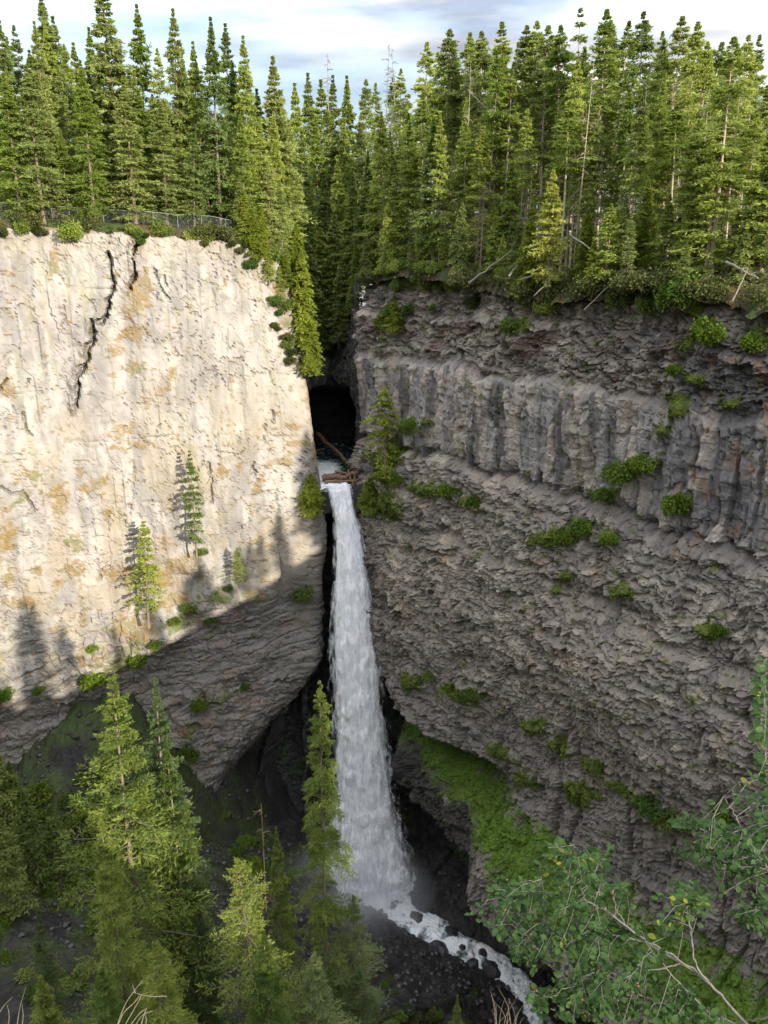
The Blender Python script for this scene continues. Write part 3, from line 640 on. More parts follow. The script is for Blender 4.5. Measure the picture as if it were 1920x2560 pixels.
for i in range(46):
    px = -60+800*((i*.618) % 1); k = 7+26*rnd.random(); yt = skyL(px)+rnd.uniform(25, 210)
    if yt-skyL(px) > 120: k = rnd.uniform(5, 12)
    top_tree(FULL[i % 5] if i % 3 else BARE[i % 5], px, yt, rimYL(min(px, 720))+k, 'green fir in the packed stand behind the first row on the sunlit cliff', GL, wide=rnd.uniform(.75, 1.05), leafm=M_fir if i % 2 else M_fir2)
# ---- valley behind the gorge
GG = 'conifers in the shaded valley behind the gorge'
spots = [(735, 210, 150), (768, 186, 165), (800, 200, 150), (832, 190, 175), (870, 190, 168), (905, 200, 160), (940, 205, 150), (985, 195, 160), (720, 300, 130), (752, 330, 124), (790, 300, 140), (828, 280, 140), (862, 300, 138), (900, 290, 140), (945, 260, 140),
  (740, 420, 118), (770, 470, 121), (805, 430, 126), (840, 400, 128), (880, 420, 126), (920, 380, 126), (765, 560, 116), (800, 570, 119), (838, 540, 118), (872, 520, 116), (905, 500, 112), (935, 460, 110), (790, 660, 119), (826, 650, 117), (858, 640, 114), (890, 610, 108), (915, 590, 104), (748, 640, 113), (845, 730, 113), (880, 700, 106), (812, 740, 116)]
for i, (px, yt, Y) in enumerate(spots):
    lab = 'conifer on the skyline notch above the gorge' if i < 8 else ('dark conifer in the upper valley behind the gorge' if i < 21 else 'small dark conifer crowding the head of the gorge just over the cave')
    top_tree((FULL+BARE)[i % 8] if i < 21 else (CEDAR+MID)[i % 5], px, yt, Y, lab, GG, wide=.85 if i < 21 else 1.1, leafm=M_fir2 if i % 2 else M_fir)
# ---- right plateau
GRi = 'conifers on the plateau above the shaded cliff'
Rt = [(1388, 425, 1.3, MID, 0, 'bright yellow-green fir standing alone at the rim of the shaded cliff', dict(leafm=M_bright, wide=1.0)),
      (1018, 307, 5, FULL, 1, 'pale sunlit fir nearest the gorge on the shaded cliff rim', dict(wide=.75)),
      (1105, 283, 4, FULL, 2, 'slim sunlit fir left of the reddish dead tree', dict(wide=.6)),
      (1282, 410, 6, MID, 1, 'stocky green fir between the reddish dead tree and the bright lone fir', dict()),
      (1478, 440, 6, SPARSE, 0, 'thin layered fir just right of the bright lone fir', dict(wide=1.2)),
      (1615, 455, 7, MID, 2, 'bushy sunlit fir right of centre on the shaded cliff rim', dict(wide=1.2)),
      (1725, 500, 4, MID, 0, 'short dark fir near the rim, second in from the right picture edge', dict(wide=1.1)),
      (1845, 90, 5, BARE, 1, 'tall fir with an orange-brown trunk near the right picture edge', dict(wide=1.4)),
      (1660, 185, 9, FULL, 3, 'full bright fir with a long crown behind the bushy sunlit fir', dict(wide=.7)),
      (1395, 250, 10, BARE, 3, 'sunlit fir rising directly behind the bright lone fir', dict(wide=1.0)),
      (1450, 290, 9, BARE, 1, 'pale spruce behind the thin layered fir', dict(wide=1.1)),
      (1160, 245, 9, FULL, 0, 'light green fir behind the slim sunlit fir', dict(wide=.7)),
      (1075, 104, 12, BARE, 1, 'tall skyline spruce with long bare trunk, nearest the gorge', dict(wide=1.1)),
      (1770, 335, 6, FULL, 2, 'round-topped fir left of the tall orange-trunked fir', dict(wide=.7)),
      (1915, 330, 5, MID, 1, 'fir cut off by the right picture edge', dict(wide=1.2)),
      (1560, 520, 4, MID, 1, 'low dark fir on the rim left of the bushy sunlit fir', dict(wide=1.)),
      (1240, 520, 4, MID, 2, 'low green fir just right of the reddish dead tree', dict(wide=.9)),
      (1060, 480, 3, MID, 0, 'low green fir between the two sunlit firs nearest the gorge', dict(wide=.9)),
      (1330, 500, 5, MID, 2, 'low shaded fir at the left side of the bright lone fir', dict(wide=.8)),
      (985, 440, 3, MID, 1, 'small fir at the corner of the shaded cliff next to the gorge', dict(wide=.9))]
for px, yt, k, vs, v, lab, kw in Rt:
    top_tree(vs[v], px, yt, rimYR(px)+k, lab, GRi, barkm=M_palebark if vs is BARE else None, **kw)
tree(DEADF[0], (lambda p: (p[0], p[1], float(plateau_z(p[0], p[1]))-.2))(at_y(1202, 600, rimYR(1202)+3)), at_y(1202, 446, rimYR(1202)+3)[2]-float(plateau_z(*at_y(1202, 600, rimYR(1202)+3)[:2])), 'dead reddish-brown conifer with bare twigs at the shaded cliff rim', GRi, name='dead_tree', leafm=M_deadn, barkm=M_deadwood)
skyR = [1117, 1174, 1217, 1258, 1307, 1335, 1380, 1420, 1460, 1513, 1533, 1562, 1617, 1660, 1704, 1753, 1800, 1870, 1900]
skyY = [72, 80, 80, 62, 62, 56, 62, 64, 20, 26, 52, 58, 32, 100, 42, 52, 105, 90, 84]
for i, (px, yt) in enumerate(zip(skyR, skyY)):
    vs = SPARSE[0] if i == 8 else BARE[i % 5]
    top_tree(vs, px, yt, rimYR(px)+rnd.uniform(14, 26), 'sparse airy spruce poking highest on the right skyline' if i == 8 else 'skyline spruce above the shaded cliff, %s tip counting right from the gorge notch' % ORD[i+1], GRi, barkm=M_palebark, wide=rnd.uniform(.95, 1.25), leafm=M_fir if i % 2 else M_fir2)
sky = lambda px: np.interp(px, [940, 1050, 1250, 1500, 1700, 1950], [190, 110, 80, 70, 70, 105])
for i in range(88):
    px = 950+1030*((i*.618) % 1); d = rnd.random(); k = 6+34*d; yt = sky(px)+rnd.uniform(15, 330)*(1.1-d*.6)
    if yt-sky(px) > 170: k = rnd.uniform(4, 14)
    far = k > 18
    top_tree(BARE[(i*3) % 5] if i % 4 else (FULL+MID)[i % 8], px, yt, rimYR(px)+k,
             'green spruce with pale trunk deep in the stand behind the shaded cliff rim' if far else 'green conifer close behind the rim trees of the shaded cliff', GRi, barkm=M_palebark, wide=rnd.uniform(.8, 1.2), leafm=(M_fir, M_fir2, M_fir)[i % 3])
for px, yt, k, lab in ((817, 128, 70, 'brown dead snag left of the pair on the notch skyline'), (958, 105, 40, 'tall bare dead snag standing above the notch skyline'), (1000, 118, 36, 'reddish dead snag right of the tall bare one above the notch')):
    top_tree(SNAG[0], px, yt, 96+k, lab, 'dead snags on the skyline', name='dead_snag', leafm=M_deadwood if k == 40 else M_deadn, barkm=M_deadwood)
for i in range(30):
    px = 960+970*((i*.618+.45) % 1); k = rnd.uniform(.4, 6); px += 120*(1325 < px < 1450); Y = rimYR(px)+k; b_ = at_y(px, 650, Y); H = rnd.uniform(2.5, 7.5)
    z = float(plateau_z(b_[0], b_[1]))-.2; tree((MID+CEDAR)[i % 5], (b_[0], b_[1], z), H, 'young low conifer among the rim trees of the shaded cliff', 'young conifers at the shaded rim', wide=rnd.uniform(.9, 1.3), leafm=(M_fir, M_fir2, M_cedar)[i % 3])
# bare poles standing between the trunks of the right forest
for i in range(16):
    px = 1130+720*((i*.618+.2) % 1); top_tree(SNAG[1], px, rnd.uniform(150, 330), rimYR(px)+rnd.uniform(7, 16), 'thin bare pale pole among the trunks behind the shaded cliff', 'bare poles in the right forest', name='dead_snag', leafm=M_deadwood, barkm=M_palebark, wide=.7)
# far forest beyond the individual trees: one uncountable mass
g = np.random.default_rng(5); VV = []; QQ = []; nb0 = 0
cv = np.zeros((FULL[0][1].vertices.__len__()*3), np.float32); small = conifer(700, 24, .1, 3.2, 60, 5, 3, 1.3, .3, .3, .05, limbs=False)[1]
cv = np.zeros(len(small.vertices)*3, np.float32); small.vertices.foreach_get('co', cv); cv = cv.reshape(-1, 3); nq = len(cv)//4
for i in range(330):
    th = g.uniform(-.95, 1.0); b = g.uniform(55, 170); R0_ = np.interp(th, RA3, RR3); r = R0_+b
    x, y = CC[0]+r*math.sin(th), CC[1]+r*math.cos(th)
    if abs(x/max(y, 1)) > .75: continue
    H = g.uniform(.7, 1.02); a = g.uniform(0, 6.28); c, s_ = math.cos(a), math.sin(a)
    z = float(plateau_z(x, y)); ppx, ppy = proj(x, y, z+24*H); lim = float(skyL(ppx)) if ppx < 780 else float(np.interp(ppx, [780, 940, 1050, 1250, 1900], [205, 190, 120, 90, 110]))
    if ppy < lim+10: H *= max(.35, 1-(lim+10-ppy)*(.956*y+0)/F/24)
    q = cv*np.array([.9, .9, H]); q = np.stack([q[:, 0]*c-q[:, 1]*s_, q[:, 0]*s_+q[:, 1]*c, q[:, 2]], -1)+np.array([x, y, z]); VV.append(q)
VV = np.vstack(VV); link('distant_forest', make_mesh('distant_forest', VV, np.arange(len(VV)).reshape(-1, 4)), M_fir2, kind='stuff', label='far conifer forest behind the plateau trees', cat='forest')

# unseen trees added on the near rim to shade the falls, soften the shadow edge
for i, (x, y, H) in enumerate([(54, 26, 9), (56, 20, 7), (50, 12, 8), (46, 9, 7), (42, 6, 9), (38, 3, 7), (34, 1, 6), (29, -1, 9), (25, -3, 6), (58, 32, 10), (60, 40, 14), *[(36+16*q_+rnd.uniform(-2, 3), 3+12*q_+rnd.uniform(-3, 2), rnd.uniform(2.5, 8)) for q_ in [k_/17 for k_ in range(18)]], (53.4, 18, 16), (55.2, 19.4, 17), (51.6, 16.6, 15), (57, 21, 15), (54.2, 17.2, 6), (55.4, 18.4, 7), (53.2, 16.2, 6), (56.4, 16.9, 8), (55.9, 15.0, 9), (56.8, 14.2, 12), (54.9, 16.4, 5), (58, 13, 9), (54.6, 17.9, 4), (30, -8, 15), (6, -11, 12), (10, -14, 14), (2, -13, 10)]):
    tree(MID[i % 3], (x, y, float(plateau_z(x, y))-.3), H, 'unseen fir added on the near rim to cast shade into the canyon', 'added shade-casting firs on the near rim', wide=1.1)

# ---- trees and bushes growing on the cliffs
def ledge_tree(S_, px, ybase, ytop, var, lab, out=.8, **k):
    p = S_.at(px, ybase); Y = p[1]-out; b = at_y(px, ybase, Y); t = at_y(px, ytop, Y)
    return tree(var, b, t[2]-b[2], lab, k.pop('group', 'small trees on the cliff ledges'), **k)
ledge_tree(SL, 492, 1395, 1130, LEDGE[0], 'slim two-toned fir on the mossy mound in the sunlit cliff', out=1.7, leafm=M_fir2, wide=.8)
ledge_tree(SL, 372, 1570, 1305, LEDGE[1], 'leaning pale fir on the lower mossy ledge of the sunlit cliff', out=1.9, leafm=M_fir, wide=1.15, lean=.04)
ledge_tree(SL, 598, 1470, 1370, LEDGE[0], 'small grey-green fir alone on the ledge near the waterfall', out=1.1, leafm=M_fir2, wide=1.5)
ledge_tree(SL, 742, 720, 560, CEDAR[0], 'bright cedar at the top of the sunlit cliff edge', out=-.2, leafm=M_cedar, wide=1.2)
ledge_tree(SL, 760, 860, 632, CEDAR[1], 'long drooping bright cedar hanging on the sunlit cliff edge above the cave', out=.3, leafm=M_cedar, wide=1.1)
ledge_tree(SL, 778, 935, 800, CEDAR[0], 'lowest yellow-green cedar on the sunlit cliff edge', out=.3, leafm=M_cedar, wide=1.6)
ledge_tree(SL, 778, 1285, 1185, CEDAR[1], 'rounded yellow-green cedar beside the lip of the waterfall', out=.6, leafm=M_cedar, wide=2.1)
ledge_tree(SR, 962, 1195, 968, LOOSE[0], 'tall bright cedar clinging to the shaded cliff right of the cave', out=.4, leafm=M_cedar, wide=1.25)
ledge_tree(SR, 985, 830, 750, CEDAR[1], 'small sunlit cedar at the corner of the shaded cliff', out=.3, leafm=M_cedar, wide=2.0)
ledge_tree(SR, 925, 1280, 1195, CEDAR[1], 'dark mossy cedar just right of the waterfall lip', out=.3, leafm=M_fir, wide=2.2)
def bush(S_, px, py, r, lab, m=None, var=None, group='bushes on the cliffs', out=.3, name='bush', sq=.85):
    p = S_.at(px, py)+np.array([0, -out, 0]) if S_ is not None else py
    if S_ is None: p = px
    st, fo = (var or BUSH[rnd.randrange(3)])
    o = empty(name, p, label=lab, cat='bush', group=group); o.scale = (r, r*.8, r*sq); o.rotation_euler = (0, 0, rnd.random()*6.28)
    link('stem', matcopy(st, M_bark), None, o); link('foliage', matcopy(fo, m or M_bush), None, o); return o
BL = [(434, 525, 1.5, 'round bright fir bush in front of the fence middle'), (183, 585, 1.6, 'small conifer bush hanging over the sunlit rim left of the long crack'), (330, 575, 1.2, 'dull olive bush left of the long crack at the sunlit rim'), (352, 600, .7, 'small green tuft inside the top of the long crack'),
      (60, 570, 1.3, 'dull bush on the sunlit rim under the leftmost trees'), (500, 565, 1.1, 'low dry bush below the right half of the fence'), (560, 540, 1.4, 'green bush where the fence ends'), (620, 570, 1.3, 'bush under the fence-end firs'), (690, 640, 1.6, 'bush draped over the sunlit cliff corner'), (720, 760, 1.1, 'bush halfway along the cedar edge'),
      (510, 1380, .9, 'bright bush at the foot of the slim two-toned fir'), (445, 1548, 1.0, 'bright green bush right of the leaning pale fir'), (470, 1515, 1.1, 'dark bush on the ledge right of the leaning pale fir'), (345, 1655, 1.5, 'round dark green bush on the ledge above the near tree tops'), (245, 1700, 2.2, 'large dark bush at the head of the left talus'),
      (240, 1615, .8, 'small yellow-green bush on the left end of the ledge'), (575, 1465, .8, 'bright fern tuft on the ledge line near the small grey-green fir'), (535, 1555, .9, 'grey-green bush below the ledge line'), (770, 1490, 1.7, 'drooping dark bush on the wet rock beside the falls'), (617, 1710, .8, 'lone green tuft on the lower sunlit-cliff nose'),
      (505, 1770, 1.4, 'dark shrub on the lower cliff nose, upper of two'), (475, 1880, 1.9, 'dark shrub patch on the lower cliff nose, lower of two'), (390, 1620, .9, 'small bush just below the leaning pale fir'), (20, 1735, 1.4, 'dark bush at the left picture edge below the shadow line'), (105, 1725, .9, 'small dark bush left of the talus head'), (605, 990, .0, '')]
for px, py, r, lab in BL:
    if r: bush(SL, px, py, r, lab, M_moss if py > 1600 else (M_fir if py < 600 else None))
BR = [(1265, 715, 1.2, 'bright bush just under the shaded rim, below the bright lone fir'), (1310, 745, 1.4, 'second bright bush under the shaded rim, lower right of the first'), (1080, 690, 1.6, 'leafy bush spilling over the shaded rim near the gorge'), (1130, 650, 1.6, 'yellowish bush at the shaded rim left of the fallen pale trunk'), (1195, 690, 1.0, 'bush beside the foot of the fallen pale trunk'),
      (1500, 700, 1.7, 'fresh green bush drooping over the middle of the shaded rim'), (1455, 730, 1.3, 'darker bush left of the drooping fresh green bush'), (1715, 735, 2.2, 'wide blue-green bush on the shaded rim toward the right'), (1580, 650, 1.8, 'broadleaf bush in the shade behind the rim middle'), (1270, 812, 1.2, 'dark patch of shrub in the rubble below the shaded rim'), (1015, 770, 1.2, 'sunlit small bush on the upper corner of the shaded cliff'),
      (970, 780, 1.1, 'bush by the gorge corner of the shaded cliff'), (1075, 765, .7, 'tiny bush on the sunlit rubble near the gorge'), (1765, 840, 1.8, 'hanging shrub high on the right part of the shaded cliff'), (1870, 860, 1.3, 'dark shrub near the right edge below the rim'), (1680, 925, .9, 'small shrub below the hanging shrub'), (1815, 690, 1.4, 'shrub on the rim near the right picture edge'),
      (1545, 1180, 1.6, 'green shrub on the slanting ledge below the dark columns, left part'), (1605, 1160, 1.5, 'green shrub on the slanting ledge below the dark columns, right part'), (1500, 1240, 1.0, 'low green shrub at the foot of the slanting ledge'), (1685, 1258, 1.6, 'rounded mossy shrub below the dark columns'), (1110, 1220, 1.4, 'mossy shrub on the first ledge right of the falls lip'), (1180, 1250, 1.0, 'low mossy shrub at the end of the first ledge'),
      (1395, 1340, 1.3, 'green shrub patch midway on the shaded cliff, left of two'), (1450, 1325, 1.2, 'green shrub patch midway on the shaded cliff, right of two'), (1525, 1345, .9, 'upright green shrub in the vertical cleft'), (1064, 1692, 1.0, 'grey-green shrub on the lower wall right of the falls'), (1170, 1735, 1.2, 'spreading grey-green shrub low on the shaded wall'), (1790, 1570, 1.0, 'mossy tuft by the right edge of the shaded cliff'),
      (1015, 1060, .9, 'small shrub on a ledge below the columns'), (1620, 2010, 1.7, 'dark leafy shrub at the top of the mossy slope'), (1650, 2050, 1.5, 'second dark leafy shrub just below the first on the mossy slope'), (1490, 1905, .9, 'light green fern bush above the mossy bench'), (1800, 2030, 1.5, 'dark shrub behind the berry branches at right'), (985, 1205, 1.2, 'dark shrub right of the falls lip')]
for px, py, r, lab in BR: bush(SR, px, py, r, lab, M_moss if 900 < py < 1600 or px > 1700 else None)
for i in range(46):
    px = 955+980*((i*.618+.31) % 1); py = 672+abs(rnd.gauss(0, 1))*48+(20 if px > 1300 else 0)
    bush(SR, px, py, rnd.uniform(.5, 1.35), 'small leafy bush rooted along the crumbling rim of the shaded cliff', (M_bush, M_under, M_moss, M_fir)[i % 4], group='small bushes along the shaded rim', sq=rnd.uniform(.7, 1.3))
for i in range(18):
    th_ = -.04+.30*i/17.; r_ = float(np.interp(th_, RA3, RR3))+rnd.uniform(.4, 2.2); bx_, by_ = CC[0]+r_*math.sin(th_), CC[1]+r_*math.cos(th_)
    bush(None, np.array([bx_, by_, float(plateau_z(bx_, by_))]), None, rnd.uniform(.6, 1.3), 'leafy bush crowding the shaded cliff corner above the cave', (M_bush, M_moss, M_fir)[i % 3], group='bushes at the shaded corner above the cave')
for i in range(26):
    t_ = rnd.random(); px = 590+170*t_+rnd.gauss(0, 14); py = 560+330*t_**1.5+rnd.gauss(0, 18)
    if i % 2: ledge_tree(SL, px, py, py-rnd.uniform(70, 130), (CEDAR+MID)[i % 5], 'small bright conifer stepping down the right corner of the sunlit cliff', out=rnd.uniform(-.6, .3), leafm=(M_cedar, M_fir)[i % 3 == 0], wide=rnd.uniform(1.0, 1.6), group='small conifers down the sunlit corner')
    else: bush(SL, px-20, py, rnd.uniform(.5, 1.1), 'small bush rooted on the right corner of the sunlit cliff', (M_bush, M_under)[i % 4 == 0], group='small bushes on the sunlit corner')
for i in range(34):
    px = -10+660*((i*.618+.1) % 1); py = np.interp(px, [0, 400, 660], [560, 555, 610])+rnd.gauss(0, 14)
    bush(SL, px, py, rnd.uniform(.35, .9), 'small dry bush on the brown edge of the sunlit cliff', (M_under, M_bush, M_under)[i % 3], group='small bushes along the sunlit rim', sq=rnd.uniform(.6, 1.2))
# bushes on the left talus
for i in range(48):
    px = rnd.uniform(-20, 340); py = np.interp(px, [0, 330], [1880, 1660])+abs(rnd.gauss(0, 1))*130
    Y = 84-(py-1650)*.03; p = at_y(px, py, Y); p[2] = float(floor_z(np.array([p[0]]), np.array([p[1]]))[0])
    bush(None, p, None, rnd.uniform(1.0, 2.2), None, M_moss if i % 2 else M_bush, group='bushes on the left talus slope')
    COL.objects[-1]
for i in range(16):
    px, py = rnd.uniform(560, 730), rnd.uniform(1880, 2130); p = at_y(px, py, 88+rnd.uniform(-3, 3)); p[2] = float(floor_z(p[:1], p[1:2])[0])
    bush(None, p, None, rnd.uniform(.8, 1.7), 'dark mossy bush inside the hollow left of the falls', M_moss, group='bushes in the hollow left of the falls', sq=.6)
def ground_hit(px, py, t0=40.):
    d_ = ray(px, py); t = t0
    for _ in range(300):
        q = d_*t
        if q[2] < float(floor_z(q[:1], q[1:2])[0]): break
        t += .3
    return q
for i in range(44):
    q = ground_hit(rnd.uniform(-20, 420), rnd.uniform(1960, 2500))
    bush(None, q, None, rnd.uniform(.7, 1.7), 'dark bush on the broken ground at the lower left of the canyon', (M_moss, M_bush, M_fir2)[i % 3], group='bushes at the lower left of the canyon', sq=rnd.uniform(.6, 1.1))
for i in range(20):
    q = ground_hit(rnd.uniform(900, 1190), rnd.uniform(2440, 2600), 30.)
    bush(None, q, None, rnd.uniform(.6, 1.3), 'olive bush on the dark bank left of the lowest rapids', (M_under, M_moss, M_under)[i % 3], group='bushes on the bank by the lowest rapids', sq=rnd.uniform(.4, .8))
for i in range(60):
    x, y = rnd.uniform(-14, 22), rnd.uniform(33, 62); bush(None, np.array([x, y, float(floor_z(np.array([x]), np.array([y]))[0])]), None, rnd.uniform(.7, 1.6), 'dull bush on the steep shaded slope at the bottom of the picture', (M_under, M_moss, M_fir2)[i % 3], group='bushes on the slope below the viewpoint', sq=rnd.uniform(.5, 1.0))
for o in [o for o in COL.objects if o.get('group') == 'bushes on the left talus slope']: o['label'] = 'dark green bush on the shaded talus slope below the sunlit cliff'

# ---- foreground trees in the canyon
def fl(x, y): return floor_z(np.array([x]), np.array([y]))[0]
GF = 'tall firs growing up from the canyon floor'
Ft = [(262, 1708, 46, 0, 'tall sunlit fir with wide ragged boughs at lower left', M_fir, 1.0, 0), (356, 1698, 52, 1, 'blue-green pointed fir right behind the tall ragged fir', M_fir2, .9, 0), (428, 1855, 50, 1, 'fir with a pale trunk line leaning against the blue-green fir', M_fir, .8, 0), (268, 2050, 40, 1, 'golden-tipped fir in front of the tall ragged fir', M_fir, .9, 0),
      (560, 2128, 39, 3, 'crooked fir with a bent top and bare silvery limbs', M_fir, .85, .03), (796, 1698, 47, 2, 'slender sunlit fir left of the waterfall', M_fir, .62, 0), (628, 2150, 45, 1, 'dark green fir below the dead spike', M_fir, .6, 0), (700, 2078, 50, 1, 'dark fir between the dead spike and the slender sunlit fir', M_fir, .75, 0), (868, 2235, 47, 0, 'dull green rounded fir at the foot of the falls', M_fir2, .8, 0),
      (84, 2285, 47, 1, 'small dark fir on the dark talus at lower left', M_fir2, .7, 0), (100, 2440, 40, 1, 'small bushy fir in the bottom left corner', M_fir, .9, 0), (785, 2390, 38, 0, 'shaded fir at the bottom below the slender sunlit fir', M_fir2, .8, 0), (400, 2350, 38, 0, 'shaded fir at the bottom between the golden-tipped and the crooked fir', M_fir, .8, 0), (660, 2330, 36, 1, 'dark fir at the bottom right of the crooked fir', M_fir, .8, 0), (250, 2430, 36, 0, 'shaded fir at the bottom below the golden-tipped fir', M_fir, .8, 0),
      (1150, 2492, 52, 1, 'tiny bright fir top at the bottom beside the stream', M_fir, .7, 0), (505, 2260, 47, 1, 'dark fir behind the crooked fir', M_fir2, .8, 0), (900, 2430, 44, 0, 'dark broad fir at the bottom centre', M_fir2, .8, 0)]
Ft = [(a, b, 8+(c-8)*.72, *r_) for a, b, c, *r_ in Ft]
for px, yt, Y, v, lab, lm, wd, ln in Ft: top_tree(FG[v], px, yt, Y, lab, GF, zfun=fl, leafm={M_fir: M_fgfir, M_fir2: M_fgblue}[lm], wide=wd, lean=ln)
top_tree(SNAG[1], 638, 2025, 34.5, 'dead bare spike of a tree with short twigs at lower centre', 'dead trees in the canyon', zfun=fl, name='dead_tree', leafm=M_deadn, barkm=M_deadn, wide=.6)
# dark trees at the left end of the canyon floor
for i, (px, yt, Y) in enumerate([(20, 1905, 72), (-30, 1860, 70), (60, 1985, 68), (130, 2010, 70), (0, 2050, 64)]):
    top_tree(MID[i % 3], px, yt, Y, 'dark fir in the deep shade at the left end of the canyon', 'dark firs at the left canyon end', zfun=fl, leafm=M_fir2)

# ------------------------------------------------------------------ moss, undergrowth, scree
def scatter_leaves(name, P, n, spread, leaf, m, label, cat, seed, up=.6, aspect=.35):
    g = np.random.default_rng(seed); k = g.integers(0, len(P), n); Q = P[k]+g.normal(0, 1, (n, 3))*spread
    D = unit(g.normal(0, 1, (n, 3))+np.array([0, -.3, up])); Nn = unit(g.normal(0, 1, (n, 3))+np.array([0, -.4, .8]))
    V, q = diamonds(Q, D, Nn, leaf*(.6+.8*g.random(n)), leaf*aspect*(.7+.6*g.random(n)))
    return link(name, make_mesh(name, V, q), m, kind='stuff', label=label, cat=cat)
VRf = VR.reshape(-1, 3); mm = np.where((mossm.ravel() > .5) & (VRf[:, 2] > -86))[0]
scatter_leaves('moss', VRf[mm], 60000, .10, .20, M_moss, 'bright green moss covering the bench and ledges of the shaded cliff', 'moss', 1)
g = np.random.default_rng(9); th = g.uniform(-1.25, 1.78, 16000); b = g.random(16000)**1.7*20-.5; r = np.interp(th, RA3, RR3)+b
x = CC[0]+r*np.sin(th); y = CC[1]+r*np.cos(th); keep = fbm(x/2.2, y/2.2, seed=111)+.6*fbm(x/7, y/7, seed=113) > .22; x, y = x[keep], y[keep]
hh = np.clip(.25+1.5*fbm(x/3, y/3, seed=115), .08, 1.3); scatter_leaves('undergrowth', np.stack([x, y, plateau_z(x, y)+hh*np.random.default_rng(3).random(len(x))], -1), 70000, np.array([.42, .42, .3]), .24, M_under, 'low leafy undergrowth beneath the trees on both rims', 'undergrowth', 2)
def rock_mesh(seed, sub=2, s=(1, 1, .75)):
    import bmesh
    bm = bmesh.new(); bmesh.ops.create_icosphere(bm, subdivisions=sub, radius=1); g = np.random.default_rng(seed)
    pl = unit(g.normal(0, 1, (14, 3))); dd = .55+.35*g.random(14)
    for v in bm.verts:
        c = np.array(v.co); f = 1.
        for a, d_ in zip(pl, dd):
            t = c@a
            if t > d_: f = min(f, d_/t)
        v.co = Vector(c*f*np.array(s)*(1+.04*g.normal()))
    me = bpy.data.meshes.new('rock'); bm.to_mesh(me); bm.free(); return me
M_boulder = plain('wet_boulder', (.022, .02, .021), (.06, .056, .054), 2.5, .45, bump=.6)
ROCKS = [rock_mesh(i) for i in range(4)]
for r_ in ROCKS: r_.materials.append(M_boulder)
g = np.random.default_rng(12); vb = np.zeros(len(ROCKS[0].vertices)*3, np.float32); sm = rock_mesh(30, 1); vb = np.zeros(len(sm.vertices)*3, np.float32); sm.vertices.foreach_get('co', vb); vb = vb.reshape(-1, 3)
fcs = np.array([list(p_.vertices) for p_ in sm.polygons]); VV = []; FF = []
x = g.uniform(-45, 34, 3400); y = g.uniform(60, 96, 3400); z = floor_z(x, y)
for i in range(len(x)):
    s_ = .15+.55*g.random()**3; a = g.uniform(0, 6.28); c, q = math.cos(a), math.sin(a); v = vb*s_*np.array([1, .8, .8]); v = np.stack([v[:, 0]*c-v[:, 1]*q, v[:, 0]*q+v[:, 1]*c, v[:, 2]], -1)
    VV.append(v+np.array([x[i], y[i], z[i]+.05])); FF.append(fcs+i*len(vb))
link('scree', make_mesh('scree', np.vstack(VV), np.vstack(FF)), M_boulder, kind='stuff', label='dark broken stones strewn over the talus', cat='scree')
BO = [(1010, 2185, 1.6, 'large dark boulder in the spray right of the falls foot'), (1035, 2150, 1.0, 'dark boulder at the right bank below the falls'), (1065, 2155, 1.2, 'dark boulder farther right of the falls foot'), (985, 2260, 1.0, 'half-drowned grey boulder in the white water'), (1045, 2300, 1.5, 'broad wet boulder splitting the upper stream'), (1125, 2335, 1.4, 'tall dark boulder at the right side of the middle stream'),
      (1100, 2375, 1.5, 'dark boulder at the left bank of the middle stream'), (1175, 2335, .7, 'small boulder right of the middle stream'), (1155, 2372, .9, 'flat boulder in the middle stream'), (1205, 2385, 1.0, 'boulder just above the lower rapids'), (1230, 2425, 1.5, 'large boulder at the left bank of the lower rapids'), (1290, 2520, 1.2, 'boulder left of the lowest rapids'), (910, 2230, 1.3, 'dark boulder under the mist at the left of the falls foot'), (870, 2245, 1.0, 'pale-edged boulder left of the falls foot'), (1330, 2460, .6, 'small boulder inside the lower rapids'), (1180, 2410, 1.1, 'boulder by the driftwood stick')]
for i, (px, py, r, lab) in enumerate(BO):
    d_ = ray(px, py); t = 70.
    for _ in range(400):
        q = d_*t
        if q[2] < float(floor_z(q[:1], q[1:2])[0]): break
        t += .15
    o = bpy.data.objects.new('boulder', ROCKS[i % 4]); COL.objects.link(o); o.location = q+np.array([0, 0, .15*r]); o.scale = (r, r*.85, r*.9); o.rotation_euler = (rnd.random()*.4, rnd.random()*.4, rnd.random()*6.28)
    tag(o, lab, 'boulder', 'boulders along the stream')

